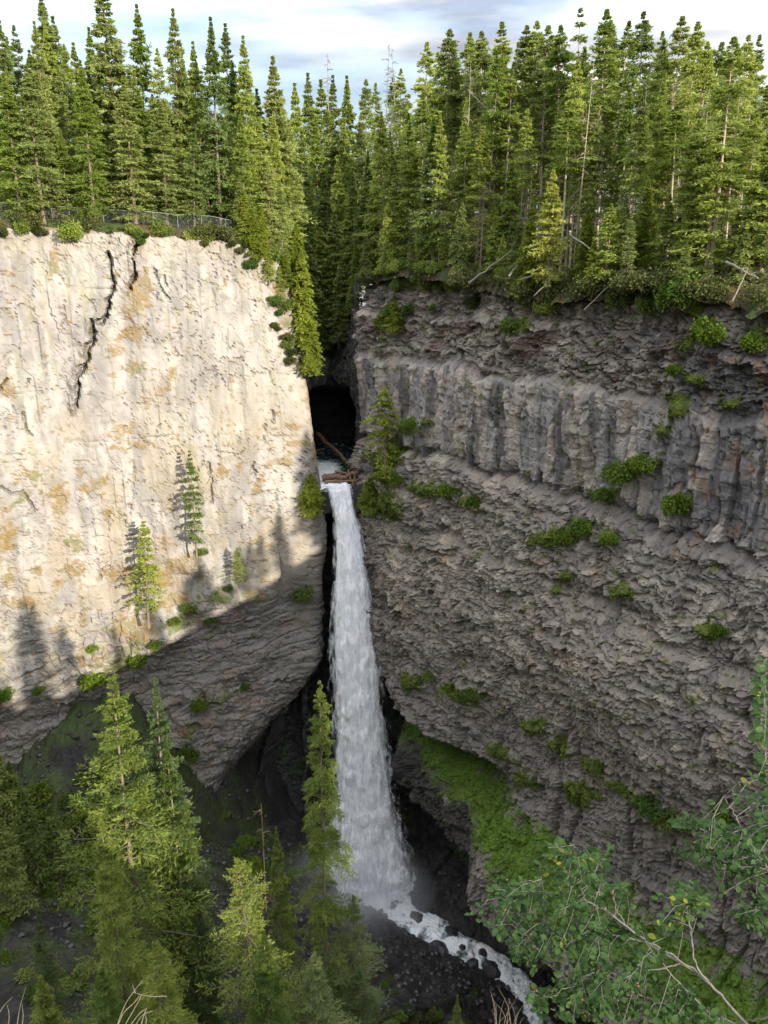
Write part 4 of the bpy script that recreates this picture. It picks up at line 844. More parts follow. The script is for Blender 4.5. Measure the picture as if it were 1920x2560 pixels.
# ------------------------------------------------------------------ water
def water_material(name, lo, hi, edge):
    m, nt, out, N, Lk = mat(name)
    tc = N('ShaderNodeTexCoord'); mp = N('ShaderNodeMapping'); mp.inputs['Scale'].default_value = (1.5, 1.5, .34); Lk(tc.outputs['Object'], mp.inputs['Vector'])
    n1 = N('ShaderNodeTexNoise', i_Scale=1.1, i_Detail=6., i_Roughness=.6, i_Distortion=.5); Lk(mp.outputs[0], n1.inputs['Vector'])
    r = ramp(N, [(.32, lo), (.62, hi)]); Lk(n1.outputs['Fac'], r.inputs[0])
    bp = N('ShaderNodeBump', i_Strength=.35, i_Distance=.25); Lk(n1.outputs['Fac'], bp.inputs['Height'])
    b = N('ShaderNodeBsdfPrincipled', i_Roughness=.6); Lk(r.outputs[0], b.inputs['Base Color']); Lk(bp.outputs[0], b.inputs['Normal'])
    tl = N('ShaderNodeBsdfTranslucent'); Lk(r.outputs[0], tl.inputs['Color']); ms = N('ShaderNodeMixShader'); ms.inputs[0].default_value = .06
    Lk(b.outputs[0], ms.inputs[1]); Lk(tl.outputs[0], ms.inputs[2]); b.inputs['Specular IOR Level'].default_value = .1
    if edge is not None:
        at = N('ShaderNodeAttribute', attribute_name='cover'); ad = N('ShaderNodeMath', operation='ADD'); Lk(at.outputs['Fac'], ad.inputs[0]); Lk(n1.outputs['Fac'], ad.inputs[1])
        ra_ = ramp(N, [(edge-.04, 0.), (edge+.36, 1.)]); Lk(ad.outputs[0], ra_.inputs[0])
        tr = N('ShaderNodeBsdfTransparent'); mx = N('ShaderNodeMixShader'); Lk(ra_.outputs[0], mx.inputs[0]); Lk(tr.outputs[0], mx.inputs[1]); Lk(ms.outputs[0], mx.inputs[2]); Lk(mx.outputs[0], out.inputs['Surface'])
    else: Lk(ms.outputs[0], out.inputs['Surface'])
    return m
M_fall = water_material('falling_water', (.80, .83, .87), (.98, .98, .985), None)
M_fallv = water_material('falling_spray', (.84, .87, .90), (.98, .98, .985), .62)
FT = [(1208, 815, 872, 96.6), (1222, 815, 880, 95.6), (1275, 832, 888, 94.6), (1345, 836, 908, 94.1), (1431, 835, 921, 93.7), (1547, 832, 938, 93.2), (1663, 830, 950, 92.7), (1779, 836, 958, 92.3), (1944, 832, 978, 91.9), (2030, 828, 992, 91.6), (2120, 818, 1015, 91.4), (2190, 800, 1040, 91.3)]
fa = np.array(FT, float); yy = np.linspace(1208, 2190, 300)
xl, xr, fy = (np.interp(yy, fa[:, 0], fa[:, k]) for k in (1, 2, 3))
def fall_shell(name, scale, seed, amp, m, parent=None, front=0.):
    k = 72; ang = np.linspace(0, 2*np.pi, k, endpoint=False)
    Lp = np.array([at_y(a, b, c) for a, b, c in zip(xl, yy, fy)]); Rp = np.array([at_y(a, b, c) for a, b, c in zip(xr, yy, fy)])
    c = (Lp+Rp)/2; hw = np.linalg.norm(Rp-Lp, axis=1)/2
    drop = (yy-1208)/(2190-1208)
    A, D = np.meshgrid(ang, drop, indexing='xy'); W = hw[:, None]*scale; z = c[:, 2][:, None]+0*A
    # chevron clumps of falling water: sharp leading edges pointing down
    acc = z*.30
    v = voro(A*2.6+.5*vnoise(A*3, acc*2, seed=seed), acc*1.25+seed, seed=seed+3)
    clump = np.clip(.75-v[0], 0, 1)*(.4+v[2])
    nn = fbm(A*2.2, z*.22, seed=seed)*.55+fbm(A*6, z*.6, seed=seed+1)*.35+clump*.55
    rad = 1+amp*(nn-.2)*np.minimum(1, .35+D*2.2)
    X = c[:, 0][:, None]+W*np.cos(A)*rad; Y = c[:, 1][:, None]+W*.55*np.sin(A)*rad-front
    Z = z-.25*W*np.sin(A)*0+.5*fbm(A*4, z*.4, seed=seed+9)*(D > .02)*(D < .98)
    V = np.stack([X, Y, Z], -1).reshape(-1, 3); n = len(yy)
    i = np.arange(n-1)[:, None]*k; j = np.arange(k)[None]; q = np.stack([i+j, i+(j+1) % k, i+k+(j+1) % k, i+k+j], -1).reshape(-1, 4)
    cov = (.30*np.abs(np.sin(A))+.12*fbm(A*3, z*.2, seed=seed+5)-.10*(scale-1)*2).ravel()
    me = make_mesh(name, V, q, True, attrs={'cover': cov}); return link(name, me, m, parent, kind=None if parent else 'structure')
fall = fall_shell('waterfall', .84, 3, .17, M_fall)
fall_shell('spray_veil', 1.0, 23, .26, M_fallv, fall, .15); fall_shell('spray_veil', 1.10, 43, .36, M_fallv, fall, .2)
# white water feeding the lip, and pool of the upper stream
ux = np.linspace(-10.2, -4.2, 60); uy = np.linspace(95.4, 124, 160); UX, UY = np.meshgrid(ux, uy, indexing='ij')
UZ = -25.9+.16*fbm(UX*1.4, UY*.8, seed=130)+.12*fbm(UX*4, UY*3, seed=131)-.5*sst(97.2, 95.4, UY)
M_stream = None
def stream_material():
    m, nt, out, N, Lk = mat('stream_water')
    at = N('ShaderNodeAttribute', attribute_name='foam'); tc = N('ShaderNodeTexCoord')
    n1 = N('ShaderNodeTexNoise', i_Scale=1.3, i_Detail=9., i_Roughness=.7, i_Distortion=.8); Lk(tc.outputs['Object'], n1.inputs['Vector'])
    ad = N('ShaderNodeMath', operation='ADD'); Lk(at.outputs['Fac'], ad.inputs[0]); Lk(n1.outputs['Fac'], ad.inputs[1])
    r = ramp(N, [(.52, (.03, .045, .042)), (.68, (.34, .40, .40)), (.84, (.93, .95, .95))]); Lk(ad.outputs[0], r.inputs[0])
    rr_ = ramp(N, [(.55, .12), (.8, .6)]); Lk(ad.outputs[0], rr_.inputs[0])
    bp = N('ShaderNodeBump', i_Strength=.7, i_Distance=.2); Lk(n1.outputs['Fac'], bp.inputs['Height'])
    b = N('ShaderNodeBsdfPrincipled'); Lk(r.outputs[0], b.inputs['Base Color']); Lk(rr_.outputs[0], b.inputs['Roughness']); Lk(bp.outputs[0], b.inputs['Normal']); Lk(b.outputs[0], out.inputs['Surface'])
    return m
M_stream = stream_material()
foam = .38*sst(112, 106, UY)*sst(-5.2, -7.2, UX)+.25*sst(98, 96, UY)
link('upper_stream', make_mesh('upper_stream', np.stack([UX, UY, UZ], -1).reshape(-1, 3), grid_faces(*UX.shape), True, attrs={'foam': foam.ravel()}), M_stream, kind='structure')
sn2 = np.linspace(0, 10, 420); SC = cr(SP, sn2); tt = np.gradient(SC, axis=0)[:, :2]; tt /= np.linalg.norm(tt, axis=1)[:, None]; nn2 = np.stack([-tt[:, 1], tt[:, 0]], -1)
hw = np.interp(sn2, [0, 1, 2, 3, 4, 6, 8, 10], [4.6, 4.4, 3.0, 2.5, 2.4, 1.9, 1.9, 2.0])*(1+.22*fbm(sn2*3, sn2*0, seed=140)); a = np.linspace(-1.15, 1.15, 60)
QX = SC[:, 0][:, None]+nn2[:, 0][:, None]*hw[:, None]*a; QY = SC[:, 1][:, None]+nn2[:, 1][:, None]*hw[:, None]*a
QN = fbm(QX*1.1, QY*1.1, seed=141); QZ = SC[:, 2][:, None]+.05+.30*QN+.28*np.abs(fbm(QX*3, QY*3, seed=142))-.9*np.abs(a[None])**4
foam = .38-.24*np.abs(a[None])**3+.6*fbm(QX/1.3, QY/1.3, seed=143)+.12*fbm(QX*1.2, QY*1.2, seed=144)+.2*sst(2.2, .6, sn2)[:, None]
link('stream', make_mesh('stream', np.stack([QX, QY, QZ], -1).reshape(-1, 3), grid_faces(*QX.shape), True, attrs={'foam': foam.ravel()}), M_stream, kind='structure')
# splash apron of broken white water at the foot of the falls
na, nr = 72, 40; A, Rr = np.meshgrid(np.linspace(0, 2*np.pi, na), np.linspace(0, 1, nr), indexing='ij'); fc0 = at_y(925, 2130, 91.2)
PX = fc0[0]+Rr*6.0*np.cos(A)*(1+.15*fbm(np.cos(A)*2, np.sin(A)*2, seed=150)); PY = fc0[1]+Rr*4.6*np.sin(A); PZ = -82.3+3.6*np.exp(-(Rr/.5)**2)+.5*fbm(PX, PY, seed=151)+.4*np.abs(fbm(PX*3, PY*3, seed=152))-.8*Rr**3
link('plunge_pool', make_mesh('plunge_pool', np.stack([PX, PY, PZ], -1).reshape(-1, 3), grid_faces(na, nr), True, attrs={'foam': (.85-.42*Rr+.2*fbm(PX/1.5, PY/1.5, seed=153)).ravel()}), M_stream, kind='structure')
# mist hanging round the foot
m, nt, out, N, Lk = mat('mist')
tc = N('ShaderNodeTexCoord'); n1 = N('ShaderNodeTexNoise', i_Scale=1.6, i_Detail=4.); Lk(tc.outputs['Object'], n1.inputs['Vector'])
ln = N('ShaderNodeVectorMath', operation='LENGTH'); Lk(tc.outputs['Object'], ln.inputs[0])
mr = N('ShaderNodeMapRange'); mr.inputs['From Min'].default_value = .15; mr.inputs['From Max'].default_value = 1.0; mr.inputs['To Min'].default_value = .24; mr.inputs['To Max'].default_value = 0.; Lk(ln.outputs['Value'], mr.inputs['Value'])
ra_ = ramp(N, [(.35, 0.), (.7, 1.)]); Lk(n1.outputs['Fac'], ra_.inputs[0]); mu = N('ShaderNodeMath', operation='MULTIPLY'); Lk(mr.outputs[0], mu.inputs[0]); Lk(ra_.outputs[0], mu.inputs[1])
pv = N('ShaderNodeVolumePrincipled'); pv.inputs['Color'].default_value = (.95, .96, 1, 1); Lk(mu.outputs[0], pv.inputs['Density']); Lk(pv.outputs[0], out.inputs['Volume'])
_b = MB(); _aa = np.linspace(0, np.pi, 13); _b.tube(np.array([[0, 0, math.cos(t)] for t in _aa]), np.sin(_aa)+.01, 20); me = _b.mesh('mist'); mo = link('mist', me, None, kind='stuff', label='pale mist drifting round the foot of the waterfall', cat='mist'); me.materials.append(m)
mo.location = (fc0[0]-2.6, fc0[1]-4.5, -80.5); mo.scale = (12, 9, 9)

# ------------------------------------------------------------------ logs
def log(px0, py0, Y0, px1, py1, Y1, r, lab, group, m=M_log, limbs=0, name='log'):
    a, b = at_y(px0, py0, Y0), at_y(px1, py1, Y1); mb = MB(); t = np.linspace(0, 1, 9); g = np.random.default_rng(int(px0+py1))
    P = a+(b-a)*t[:, None]+g.normal(0, .06*r/.15, (9, 3))*np.sin(t*np.pi)[:, None]; P0 = P-a
    mb.tube(P0, r*(1-.45*t), 8); e0 = P0[0]; d = (P0[1]-P0[0]); 
    mb.tube([e0, e0-d*.002], np.array([r, .01]), 8); mb.tube([P0[-1], P0[-1]+d*.01], np.array([r*.55, .01]), 8)
    if limbs:
        lb = mb
        for i in range(limbs):
            q = P0[1+int(g.random()*7)]; l = .3+.6*g.random(); dv = unit(g.normal(0, 1, 3)); lb.tube([q, q+dv*l*.6, q+dv*l+np.array([0, 0, -.1])], np.array([.022, .014, .006]), 4)
    o = link(name, mb.mesh(name), m, label=lab, cat='log', group=group); o.location = a
    return o
GJ = 'logs jammed above the waterfall lip'
log(795, 1085, 118, 888, 1172, 102, .34, 'long dark log slanting down into the jam from the left gorge wall', GJ)
log(805, 1196, 97.6, 898, 1180, 98.2, .42, 'thick dark log spanning the stream, largest in the jam', GJ)
log(812, 1207, 97.0, 893, 1201, 97.2, .22, 'pale log lying lowest across the front of the jam', GJ)
log(838, 1178, 98.6, 900, 1190, 98.0, .16, 'thin reddish log crossing over the thick dark log', GJ)
log(870, 1175, 98.2, 884, 1215, 96.8, .13, 'short broken pole sticking down out of the jam, left of its twin', GJ)
log(893, 1172, 98.3, 878, 1218, 96.7, .12, 'short reddish pole sticking down out of the jam at its right end', GJ)
log(850, 1200, 97.3, 897, 1170, 99, .11, 'thin pole lying diagonally over the right half of the jam', GJ)
log(808, 1188, 98.4, 850, 1182, 98.8, .12, 'short stick at the left end of the jam', GJ)
log(783, 1128, 112, 812, 1122, 113, .12, 'small reddish log stranded at the left wall upstream', GJ)
GD = 'fallen trees on the shaded cliff rim'
def rl(px0, py0, k0, px1, py1, k1, r, lab, limbs=0): log(px0, py0, rimYR(px0)+k0, px1, py1, rimYR(px1)+k1, r, lab, GD, M_deadwood, limbs, 'fallen_tree')
rl(1172, 708, -1.2, 1285, 622, 2.0, .11, 'long pale fallen trunk leaning up from the rim left of the bright lone fir', 5)
rl(1272, 690, -.8, 1302, 655, .6, .09, 'short pale fallen trunk between the long one and the bright lone fir', 2)
rl(1300, 700, -1, 1390, 668, 1.0, .08, 'thin fallen stem at the foot of the bright lone fir')
rl(1425, 588, 2.5, 1475, 622, 1.5, .10, 'broken pale trunk end pointing left out of the shade right of the bright lone fir', 3)
rl(1460, 775, -1.4, 1580, 660, .5, .06, 'thin bare stem leaning over the middle of the shaded rim')
rl(1335, 740, -1.3, 1385, 690, -.3, .06, 'thin bare stem below the bright lone fir')
rl(1815, 655, 1.5, 1895, 695, -.3, .10, 'fallen trunk sloping down to the rim near the right picture edge', 3)
rl(1830, 755, -1.2, 1870, 670, 0, .06, 'thin grey stem leaning on the rim near the right picture edge')
log(1192, 2412, 80, 1180, 2372, 81, .12, 'driftwood stick standing up in the middle stream', 'driftwood in the stream', M_log)
rl(1758, 250, 12, 1782, 325, 11, .07, 'white broken stem leaning between trees at upper right')
rl(1170, 225, 13, 1232, 285, 12, .06, 'pale broken trunk leaning in the forest at upper centre right', 2)
rl(1600, 195, 16, 1645, 245, 15, .06, 'pale fallen top caught in the trees at upper right', 3)

# ------------------------------------------------------------------ fence on the sunlit cliff
fr = empty('chain_link_fence', (0, 0, 0), label='grey chain-link fence running along the top of the sunlit cliff', cat='fence')
M_galv = plain('galvanised_steel', (.12, .15, .13), (.2, .23, .21), 6, .45, bump=0.)
fx = np.linspace(-40, -16.2, 200); FP = []
for x in fx:
    px0 = 960+F*x/(88*.956); Yr = rimYL(px0)+2.6+.35*math.sin(x*.5); FP.append((x, Yr))
FP = np.array(FP); FZ = plateau_z(FP[:, 0], FP[:, 1])+.1; FP3 = np.column_stack([FP, FZ]); sl_ = np.concatenate([[0], np.cumsum(np.linalg.norm(np.diff(FP, axis=0), axis=1))])
fat = lambda s, h: np.array([np.interp(s, sl_, FP3[:, 0]), np.interp(s, sl_, FP3[:, 1]), np.interp(s, sl_, FP3[:, 2])+h])
for s in np.arange(0, sl_[-1], 2.6):
    mb = MB(); mb.tube([fat(s, -.4), fat(s, .9), fat(s, 1.3)], .035, 8); link('post', mb.mesh('post'), M_galv, fr)
ss = np.linspace(0, sl_[-1], 60); mb = MB(); mb.tube([fat(s, 1.25) for s in ss], .035, 6); link('top_rail', mb.mesh('top_rail'), M_galv, fr)
mb = MB()
for s in np.arange(-1.5, sl_[-1], .14):
    for dx in (1, -1):
        s0, s1 = (s, s+1.45) if dx == 1 else (s+1.45, s)
        h0, h1 = .04, 1.23; c0, c1 = min(max(s0, 0), sl_[-1]), min(max(s1, 0), sl_[-1])
        mb.tube([fat(c0, h0+(h1-h0)*(c0-s0)/(s1-s0)), fat((c0+c1)/2, h0+(h1-h0)*((c0+c1)/2-s0)/(s1-s0)), fat(c1, h0+(h1-h0)*(c1-s0)/(s1-s0))], .004, 3)
link('wire_mesh', mb.mesh('wire_mesh'), M_galv, fr)

# ------------------------------------------------------------------ berry shrub beside the viewpoint
M_leaf = leaf_material('shrub_leaf', (.015, .042, .009), (.045, .09, .016), .25, 25., .2)
M_leafy = leaf_material('young_leaf', (.14, .17, .02), (.22, .24, .03), .4, 25.)
M_twig = plain('grey_twig', (.08, .07, .062), (.17, .15, .135), 60, .7)
M_berry = plain('berry', (.12, .03, .02), (.22, .06, .03), 80, .4, bump=0.)
c8 = lambda x, y, Y: at_y(960+x/1.728, 1760+y/1.728, Y)
def leaf_verts(L, W):
    xs = [0, .12, .32, .55, .78, .93, 1.0]; ws = [.04, .55, .93, 1.0, .74, .36, .03]
    v = []
    for x, w_ in zip(xs, ws): v += [(x*L, -w_*W/2, .10*W*w_-.10*L*x*x), (x*L, 0, -.10*L*x*x), (x*L, w_*W/2, .10*W*w_-.10*L*x*x)]
    q = []
    for i in range(6): q += [(i*3, i*3+3, i*3+4, i*3+1), (i*3+1, i*3+4, i*3+5, i*3+2)]
    return np.array(v), np.array(q)
LV, LQ = leaf_verts(1, .68)
_mb = MB(); _ab = np.linspace(0, np.pi, 7); _mb.tube(np.array([[0, 0, math.cos(t)] for t in _ab]), np.sin(_ab)+.05, 8); BERRY = _mb.mesh('berry')
def shrub(branches, clusters, label, seed, base):
    g = np.random.default_rng(seed); o = empty('berry_shrub', base, label=label, cat='shrub'); base = np.array(base)
    pts = []
    for P, r0 in branches:
        C_ = np.array([c8(*q) for q in P]); n_ = np.linspace(0, len(C_)-1, len(C_)*6); D_ = cr(C_, n_); D_ += g.normal(0, .002, D_.shape); pts.append(D_)
        mb = MB(); mb.tube(D_-base, np.linspace(r0*.72, r0*.22, len(D_)), 7); link('branch', mb.mesh('branch'), M_twig, o)
    allp = np.vstack(pts); lf, ly, be, tw = MB(), MB(), MB(), MB()
    for (cx, cy, rx, ry, n, Y, young) in clusters:
        for i in range(max(1, int(n/2.1))):
            u = g.normal(0, .5, 2); tip = c8(cx+u[0]*rx, cy+u[1]*ry, Y+g.normal(0, .12)); near = allp[np.argmin(np.linalg.norm(allp-tip, axis=1)+.02*g.random(len(allp)))]
            root = tip+(near-tip)*min(1., .16/(np.linalg.norm(near-tip)+1e-6)) if np.linalg.norm(near-tip) > .30 else near
            mid = (root+tip)/2+g.normal(0, .012, 3)+np.array([0, 0, .012]); tw.tube(np.array([root, mid, tip])-base, np.array([.0016, .0013, .0008]), 4)
            dd = unit(tip-root)
            for k in range(int(7+g.integers(0, 3))):
                f = .25+.75*k/7.; p_ = root*(1-f)**2+2*mid*f*(1-f)+tip*f*f; sd_ = unit(np.cross(dd, [0, 0, 1])+1e-6)*(1 if k % 2 else -1)
                d_ = unit(dd*(.45+.5*(k > 5))+sd_*(.8-.7*(k > 5))+g.normal(0, .28, 3)+np.array([0, 0, .05])); nrm = unit(np.array([0, -.25, 1.])+g.normal(0, .4, 3)); y_ = unit(np.cross(nrm, d_)); z_ = np.cross(d_, y_)
                L_ = (.018+.015*g.random())*(1.25 if young and g.random() < .4 else 1); v = p_+d_*.006+(LV[:, :1]*d_+LV[:, 1:2]*y_+LV[:, 2:]*z_)*L_
                (ly if young and g.random() < .14 else lf).add(v-base, LQ)
            if g.random() < .09:
                for k in range(int(g.integers(1, 3))):
                    c = tip+g.normal(0, .008, 3)+np.array([0, 0, .008]); ob = link('berry', BERRY, M_berry, o); ob.location = c-base; ob.scale = (.0045,)*3
    link('foliage', lf.mesh('foliage', True), M_leaf, o); link('twigs', tw.mesh('twigs'), M_twig, o)
    if ly.n: link('young_leaves', ly.mesh('young_leaves', True), M_leafy, o)
    return o
shrub([([(1760, 1560, 2.0), (1540, 1360, 2.2), (1400, 1200, 2.3), (1150, 1035, 2.4), (950, 890, 2.5), (830, 835, 2.55), (660, 810, 2.6), (560, 830, 2.62)], .0085), ([(1400, 1200, 2.3), (1340, 1110, 2.32), (1325, 980, 2.35), (1310, 880, 2.36), (1330, 830, 2.36)], .006), ([(1150, 1035, 2.4), (960, 890, 2.44), (920, 780, 2.48), (900, 710, 2.5), (850, 640, 2.52)], .005),
       ([(1300, 1120, 2.34), (1080, 1160, 2.36), (900, 1170, 2.4), (780, 1250, 2.42), (660, 1270, 2.44)], .0045), ([(1600, 1450, 2.15), (1420, 1340, 2.2), (1250, 1180, 2.28), (1140, 1040, 2.35)], .0055), ([(830, 850, 2.52), (740, 920, 2.54), (620, 1010, 2.56), (570, 1110, 2.58)], .004), ([(1600, 1430, 2.15), (1400, 1330, 2.25), (1200, 1290, 2.35), (1000, 1230, 2.4), (850, 1250, 2.42)], .005), ([(1400, 1190, 2.3), (1200, 1060, 2.36), (1000, 1000, 2.42), (800, 990, 2.5)], .005),
       ([(1800, 1340, 2.1), (1660, 1355, 2.15), (1560, 1372, 2.2), (1400, 1420, 2.3)], .005), ([(1050, 960, 2.45), (1000, 880, 2.46), (990, 800, 2.46)], .004)],
      [(530, 800, 110, 45, 44, 2.6, 0), (530, 900, 80, 60, 34, 2.6, 0), (480, 950, 40, 40, 10, 2.6, 0), (760, 650, 70, 40, 24, 2.52, 1), (880, 680, 90, 50, 36, 2.5, 1), (820, 760, 80, 50, 26, 2.5, 0), (800, 880, 110, 60, 44, 2.5, 0), (860, 960, 120, 60, 44, 2.48, 0), (1000, 810, 70, 50, 20, 2.46, 0), (1330, 860, 100, 50, 34, 2.35, 1), (1250, 940, 80, 40, 18, 2.35, 1), (1330, 800, 100, 30, 18, 2.36, 0),
       (620, 990, 50, 30, 14, 2.56, 1), (610, 1090, 60, 60, 28, 2.57, 0), (740, 1040, 60, 60, 26, 2.5, 1), (1000, 1010, 100, 60, 34, 2.42, 0), (860, 1120, 110, 50, 36, 2.42, 0), (800, 1230, 110, 60, 44, 2.42, 0), (930, 1290, 120, 60, 44, 2.4, 0), (1050, 1230, 110, 50, 36, 2.36, 0), (700, 1300, 60, 50, 20, 2.44, 0), (1010, 1350, 140, 40, 36, 2.38, 0), (1290, 1290, 90, 60, 32, 2.3, 0), (1200, 1360, 100, 40, 24, 2.3, 0), (1140, 1110, 70, 40, 18, 2.36, 0), (1400, 1370, 80, 40, 18, 2.25, 0), (850, 1370, 100, 30, 22, 2.42, 0)],
      'leafy shrub with small red berries and grey branches at the lower right corner', 3, tuple(c8(1760, 1560, 2.0)))
shrub([([(1860, 1000, 2.3), (1700, 760, 2.4), (1610, 650, 2.5), (1550, 540, 2.55), (1500, 450, 2.6), (1465, 400, 2.6)], .0065), ([(1550, 545, 2.55), (1450, 570, 2.6), (1340, 530, 2.65), (1250, 520, 2.7)], .004), ([(1750, 500, 2.3), (1660, 300, 2.4), (1640, 100, 2.45), (1645, -80, 2.45), (1650, -200, 2.45)], .005), ([(1800, 900, 2.35), (1650, 880, 2.45), (1560, 900, 2.5)], .004), ([(1650, 700, 2.47), (1500, 690, 2.55), (1400, 650, 2.6), (1260, 640, 2.65)], .004)],
      [(1330, 520, 90, 40, 32, 2.65, 0), (1430, 560, 100, 50, 30, 2.6, 0), (1420, 640, 120, 50, 38, 2.6, 0), (1550, 640, 90, 60, 34, 2.5, 0), (1280, 640, 50, 40, 12, 2.65, 0), (1600, 560, 70, 60, 28, 2.5, 0), (1640, 420, 40, 70, 24, 2.42, 0), (1640, 290, 40, 60, 20, 2.42, 1), (1635, 130, 40, 70, 22, 2.45, 1), (1640, -50, 36, 60, 22, 2.48, 0), (1640, -150, 26, 40, 10, 2.48, 0), (1640, 700, 50, 60, 20, 2.45, 0), (1600, 960, 60, 70, 26, 2.5, 0), (1540, 900, 60, 40, 14, 2.5, 0), (1630, 850, 40, 50, 14, 2.45, 0), (1500, 800, 50, 30, 10, 2.5, 0), (1500, 720, 80, 30, 16, 2.55, 0)],
      'taller leafy shrub reaching in from the right picture edge with a bare pale twig', 4, tuple(c8(1860, 1000, 2.3)))
# yellow flower among the right-edge leaves
fl_ = empty('yellow_flower', tuple(c8(1615, 922, 2.5)-np.array([0, 0, 0])), label='small bright yellow petal caught among the leaves at the right edge', cat='flower')
fl_.location = at_y(960+1615/1.728, 1200+922/1.728, 2.5)
M_yel = plain('yellow_petal', (.5, .33, .01), (.6, .42, .02), 40, .5, bump=0.)
for k in range(4):
    a = k*1.57+.4; d_ = np.array([math.cos(a), -.2, math.sin(a)]); y_ = unit(np.cross([0, -1, .2], d_)); z_ = np.cross(d_, y_); link('petal', make_mesh('petal', (LV[:, :1]*d_+LV[:, 1:2]*y_+LV[:, 2:]*z_)*.010, LQ, True), M_yel, fl_)
# dry grass stems at the bottom left, and a bare twig
c7 = lambda x, y, Y: at_y(x/1.728, 1760+y/1.728, Y)
M_straw = plain('dry_straw', (.12, .10, .07), (.24, .20, .14), 60, .8)
def tuft(name, lines, label, Y, r=.0022):
    b0 = c7(*lines[0][0], Y); o = empty(name, tuple(b0), label=label, cat='grass', group='dry grass by the viewpoint'); g = np.random.default_rng(len(lines))
    for P in lines:
        C_ = np.array([c7(x, y, Y+g.normal(0, .05)*0+.02*k) for k, (x, y) in enumerate(P)]); D_ = cr(C_, np.linspace(0, len(C_)-1, 12)); mb = MB(); mb.tube(D_-b0, np.linspace(r, r*.4, 12), 4); link('stem', mb.mesh('stem'), M_straw, o)
tuft('dry_grass', [[(495, 1420), (545, 1290), (620, 1190)], [(520, 1420), (590, 1300), (612, 1255)], [(540, 1420), (600, 1340), (630, 1318)], [(570, 1420), (610, 1350), (660, 1325)], [(600, 1420), (620, 1350), (634, 1312)], [(500, 1420), (530, 1340), (580, 1290), (600, 1262)], [(620, 1420), (632, 1370), (626, 1340)]], 'pale dry grass stems fanning up at the bottom edge, left of centre', 2.4)
tuft('dry_grass', [[(70, 1420), (84, 1320), (112, 1222)], [(90, 1420), (100, 1350), (95, 1300)], [(0, 1330), (20, 1300), (55, 1265)], [(30, 1420), (40, 1350), (30, 1300)]], 'few dry grass stems at the bottom left corner', 2.4)
tuft('bare_twig', [[(720, 1262), (640, 1262), (575, 1245)], [(585, 1250), (578, 1230), (572, 1212)]], 'bare forked twig poking left above the dry grass', 2.5)
g = np.random.default_rng(31); st = []
for i in range(16):
    x = 480+g.random()*110; h = 60+g.random()*130; dx = g.normal(0, 45); st.append([(x+960*1.728*0, 1420), (x+dx*.3, 1420-h*.6), (x+dx, 1420-h)])
b0 = at_y(1270, 2600, 3.2); o = empty('dry_grass', tuple(b0), label='upright tawny grass clump at the bottom edge left of the leafy shrub', cat='grass', group='dry grass by the viewpoint')
for P in st:
    C_ = np.array([at_y(960+x/1.728, 1760+y/1.728, 3.2) for x, y in P]); D_ = cr(C_, np.linspace(0, 2, 9)); mb = MB(); mb.tube(D_-b0, np.linspace(.0014, .0005, 9), 3); link('stem', mb.mesh('stem'), M_straw, o)

# ------------------------------------------------------------------ light
SUN_AZ, SUN_EL = R_(38), R_(15)       # azimuth measured from behind the camera towards the right
sd = Vector((math.sin(SUN_AZ)*math.cos(SUN_EL), -math.cos(SUN_AZ)*math.cos(SUN_EL), math.sin(SUN_EL)))
sl = bpy.data.lights.new('sun', 'SUN'); so = bpy.data.objects.new('sun', sl); COL.objects.link(so)
sl.energy = 5.0; sl.angle = R_(.5); sl.color = (1.0, .905, .775)
so.rotation_euler = (-sd).to_track_quat('-Z', 'Y').to_euler()
w = bpy.data.worlds.new('World'); scene.world = w; w.use_nodes = True; nt = w.node_tree; nt.nodes.clear()
wo = nt.nodes.new('ShaderNodeOutputWorld'); bg = nt.nodes.new('ShaderNodeBackground'); bg.inputs['Strength'].default_value = .15
sky = nt.nodes.new('ShaderNodeTexSky'); sky.sky_type = 'NISHITA'; sky.sun_disc = False; sky.sun_elevation = SUN_EL
sky.sun_rotation = math.pi-SUN_AZ; sky.air_density = 1; sky.dust_density = .6; sky.altitude = 700
tc = nt.nodes.new('ShaderNodeTexCoord'); mp = nt.nodes.new('ShaderNodeMapping'); mp.inputs['Scale'].default_value = (1.2, 1.2, 6.0); mp.inputs['Location'].default_value = (.3, .1, .15)
nz = nt.nodes.new('ShaderNodeTexNoise'); nz.inputs['Scale'].default_value = 2.2; nz.inputs['Detail'].default_value = 8; nz.inputs['Roughness'].default_value = .55; nz.inputs['Distortion'].default_value = .4
nt.links.new(tc.outputs['Generated'], mp.inputs[0]); nt.links.new(mp.outputs[0], nz.inputs['Vector'])
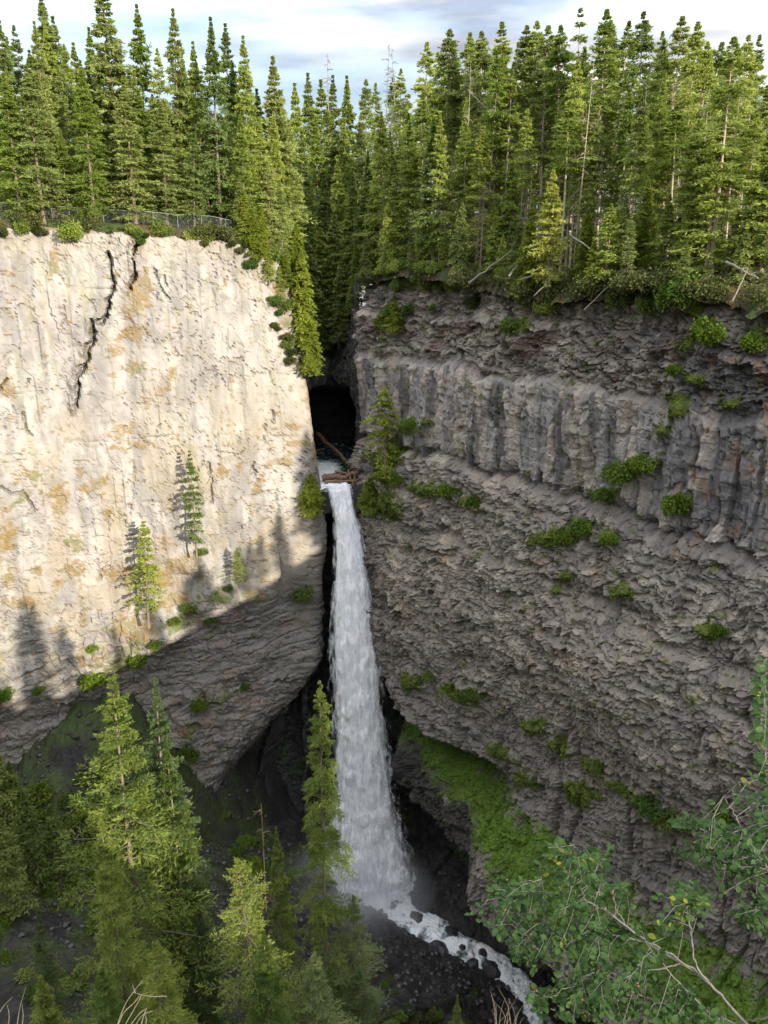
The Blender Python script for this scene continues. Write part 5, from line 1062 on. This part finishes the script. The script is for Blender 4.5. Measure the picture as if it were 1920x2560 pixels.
rp = nt.nodes.new('ShaderNodeValToRGB'); rp.color_ramp.elements[0].position = .42; rp.color_ramp.elements[1].position = .56
rp.color_ramp.elements[0].color = (.5,)*3+(1,)
nt.links.new(nz.outputs['Fac'], rp.inputs[0])
n2 = nt.nodes.new('ShaderNodeTexNoise'); n2.inputs['Scale'].default_value = 3.2; n2.inputs['Detail'].default_value = 8; nt.links.new(mp.outputs[0], n2.inputs['Vector'])
cr2 = nt.nodes.new('ShaderNodeValToRGB'); cr2.color_ramp.elements[0].position = .38; cr2.color_ramp.elements[1].position = .60
cr2.color_ramp.elements[0].color = (1.75, 1.9, 2.25, 1); cr2.color_ramp.elements[1].color = (5.2, 5.15, 5.1, 1)
nt.links.new(n2.outputs['Fac'], cr2.inputs[0])
mx = nt.nodes.new('ShaderNodeMix'); mx.data_type = 'RGBA'
nt.links.new(rp.outputs[0], mx.inputs['Factor']); nt.links.new(sky.outputs[0], mx.inputs['A']); nt.links.new(cr2.outputs[0], mx.inputs['B'])
sx = nt.nodes.new('ShaderNodeSeparateXYZ'); nt.links.new(tc.outputs['Generated'], sx.inputs[0])
mm = nt.nodes.new('ShaderNodeMapRange'); mm.inputs['From Min'].default_value = .15; mm.inputs['From Max'].default_value = .8; mm.inputs['To Min'].default_value = .66; mm.inputs['To Max'].default_value = 3.4
nt.links.new(sx.outputs['Z'], mm.inputs['Value'])
vm = nt.nodes.new('ShaderNodeVectorMath'); vm.operation = 'SCALE'; nt.links.new(mx.outputs['Result'], vm.inputs[0]); nt.links.new(mm.outputs[0], vm.inputs['Scale'])
nt.links.new(vm.outputs[0], bg.inputs['Color']); nt.links.new(bg.outputs[0], wo.inputs['Surface'])
scene.view_settings.view_transform = 'Standard'; scene.view_settings.look = 'None'; scene.view_settings.gamma = 1; scene.view_settings.use_curve_mapping = False
scene.view_settings.exposure = 0.85
scene.cycles.volume_bounces = 2
scene.cycles.use_denoising = True
scene.cycles.max_bounces = 6; scene.cycles.transparent_max_bounces = 16; scene.cycles.diffuse_bounces = 3
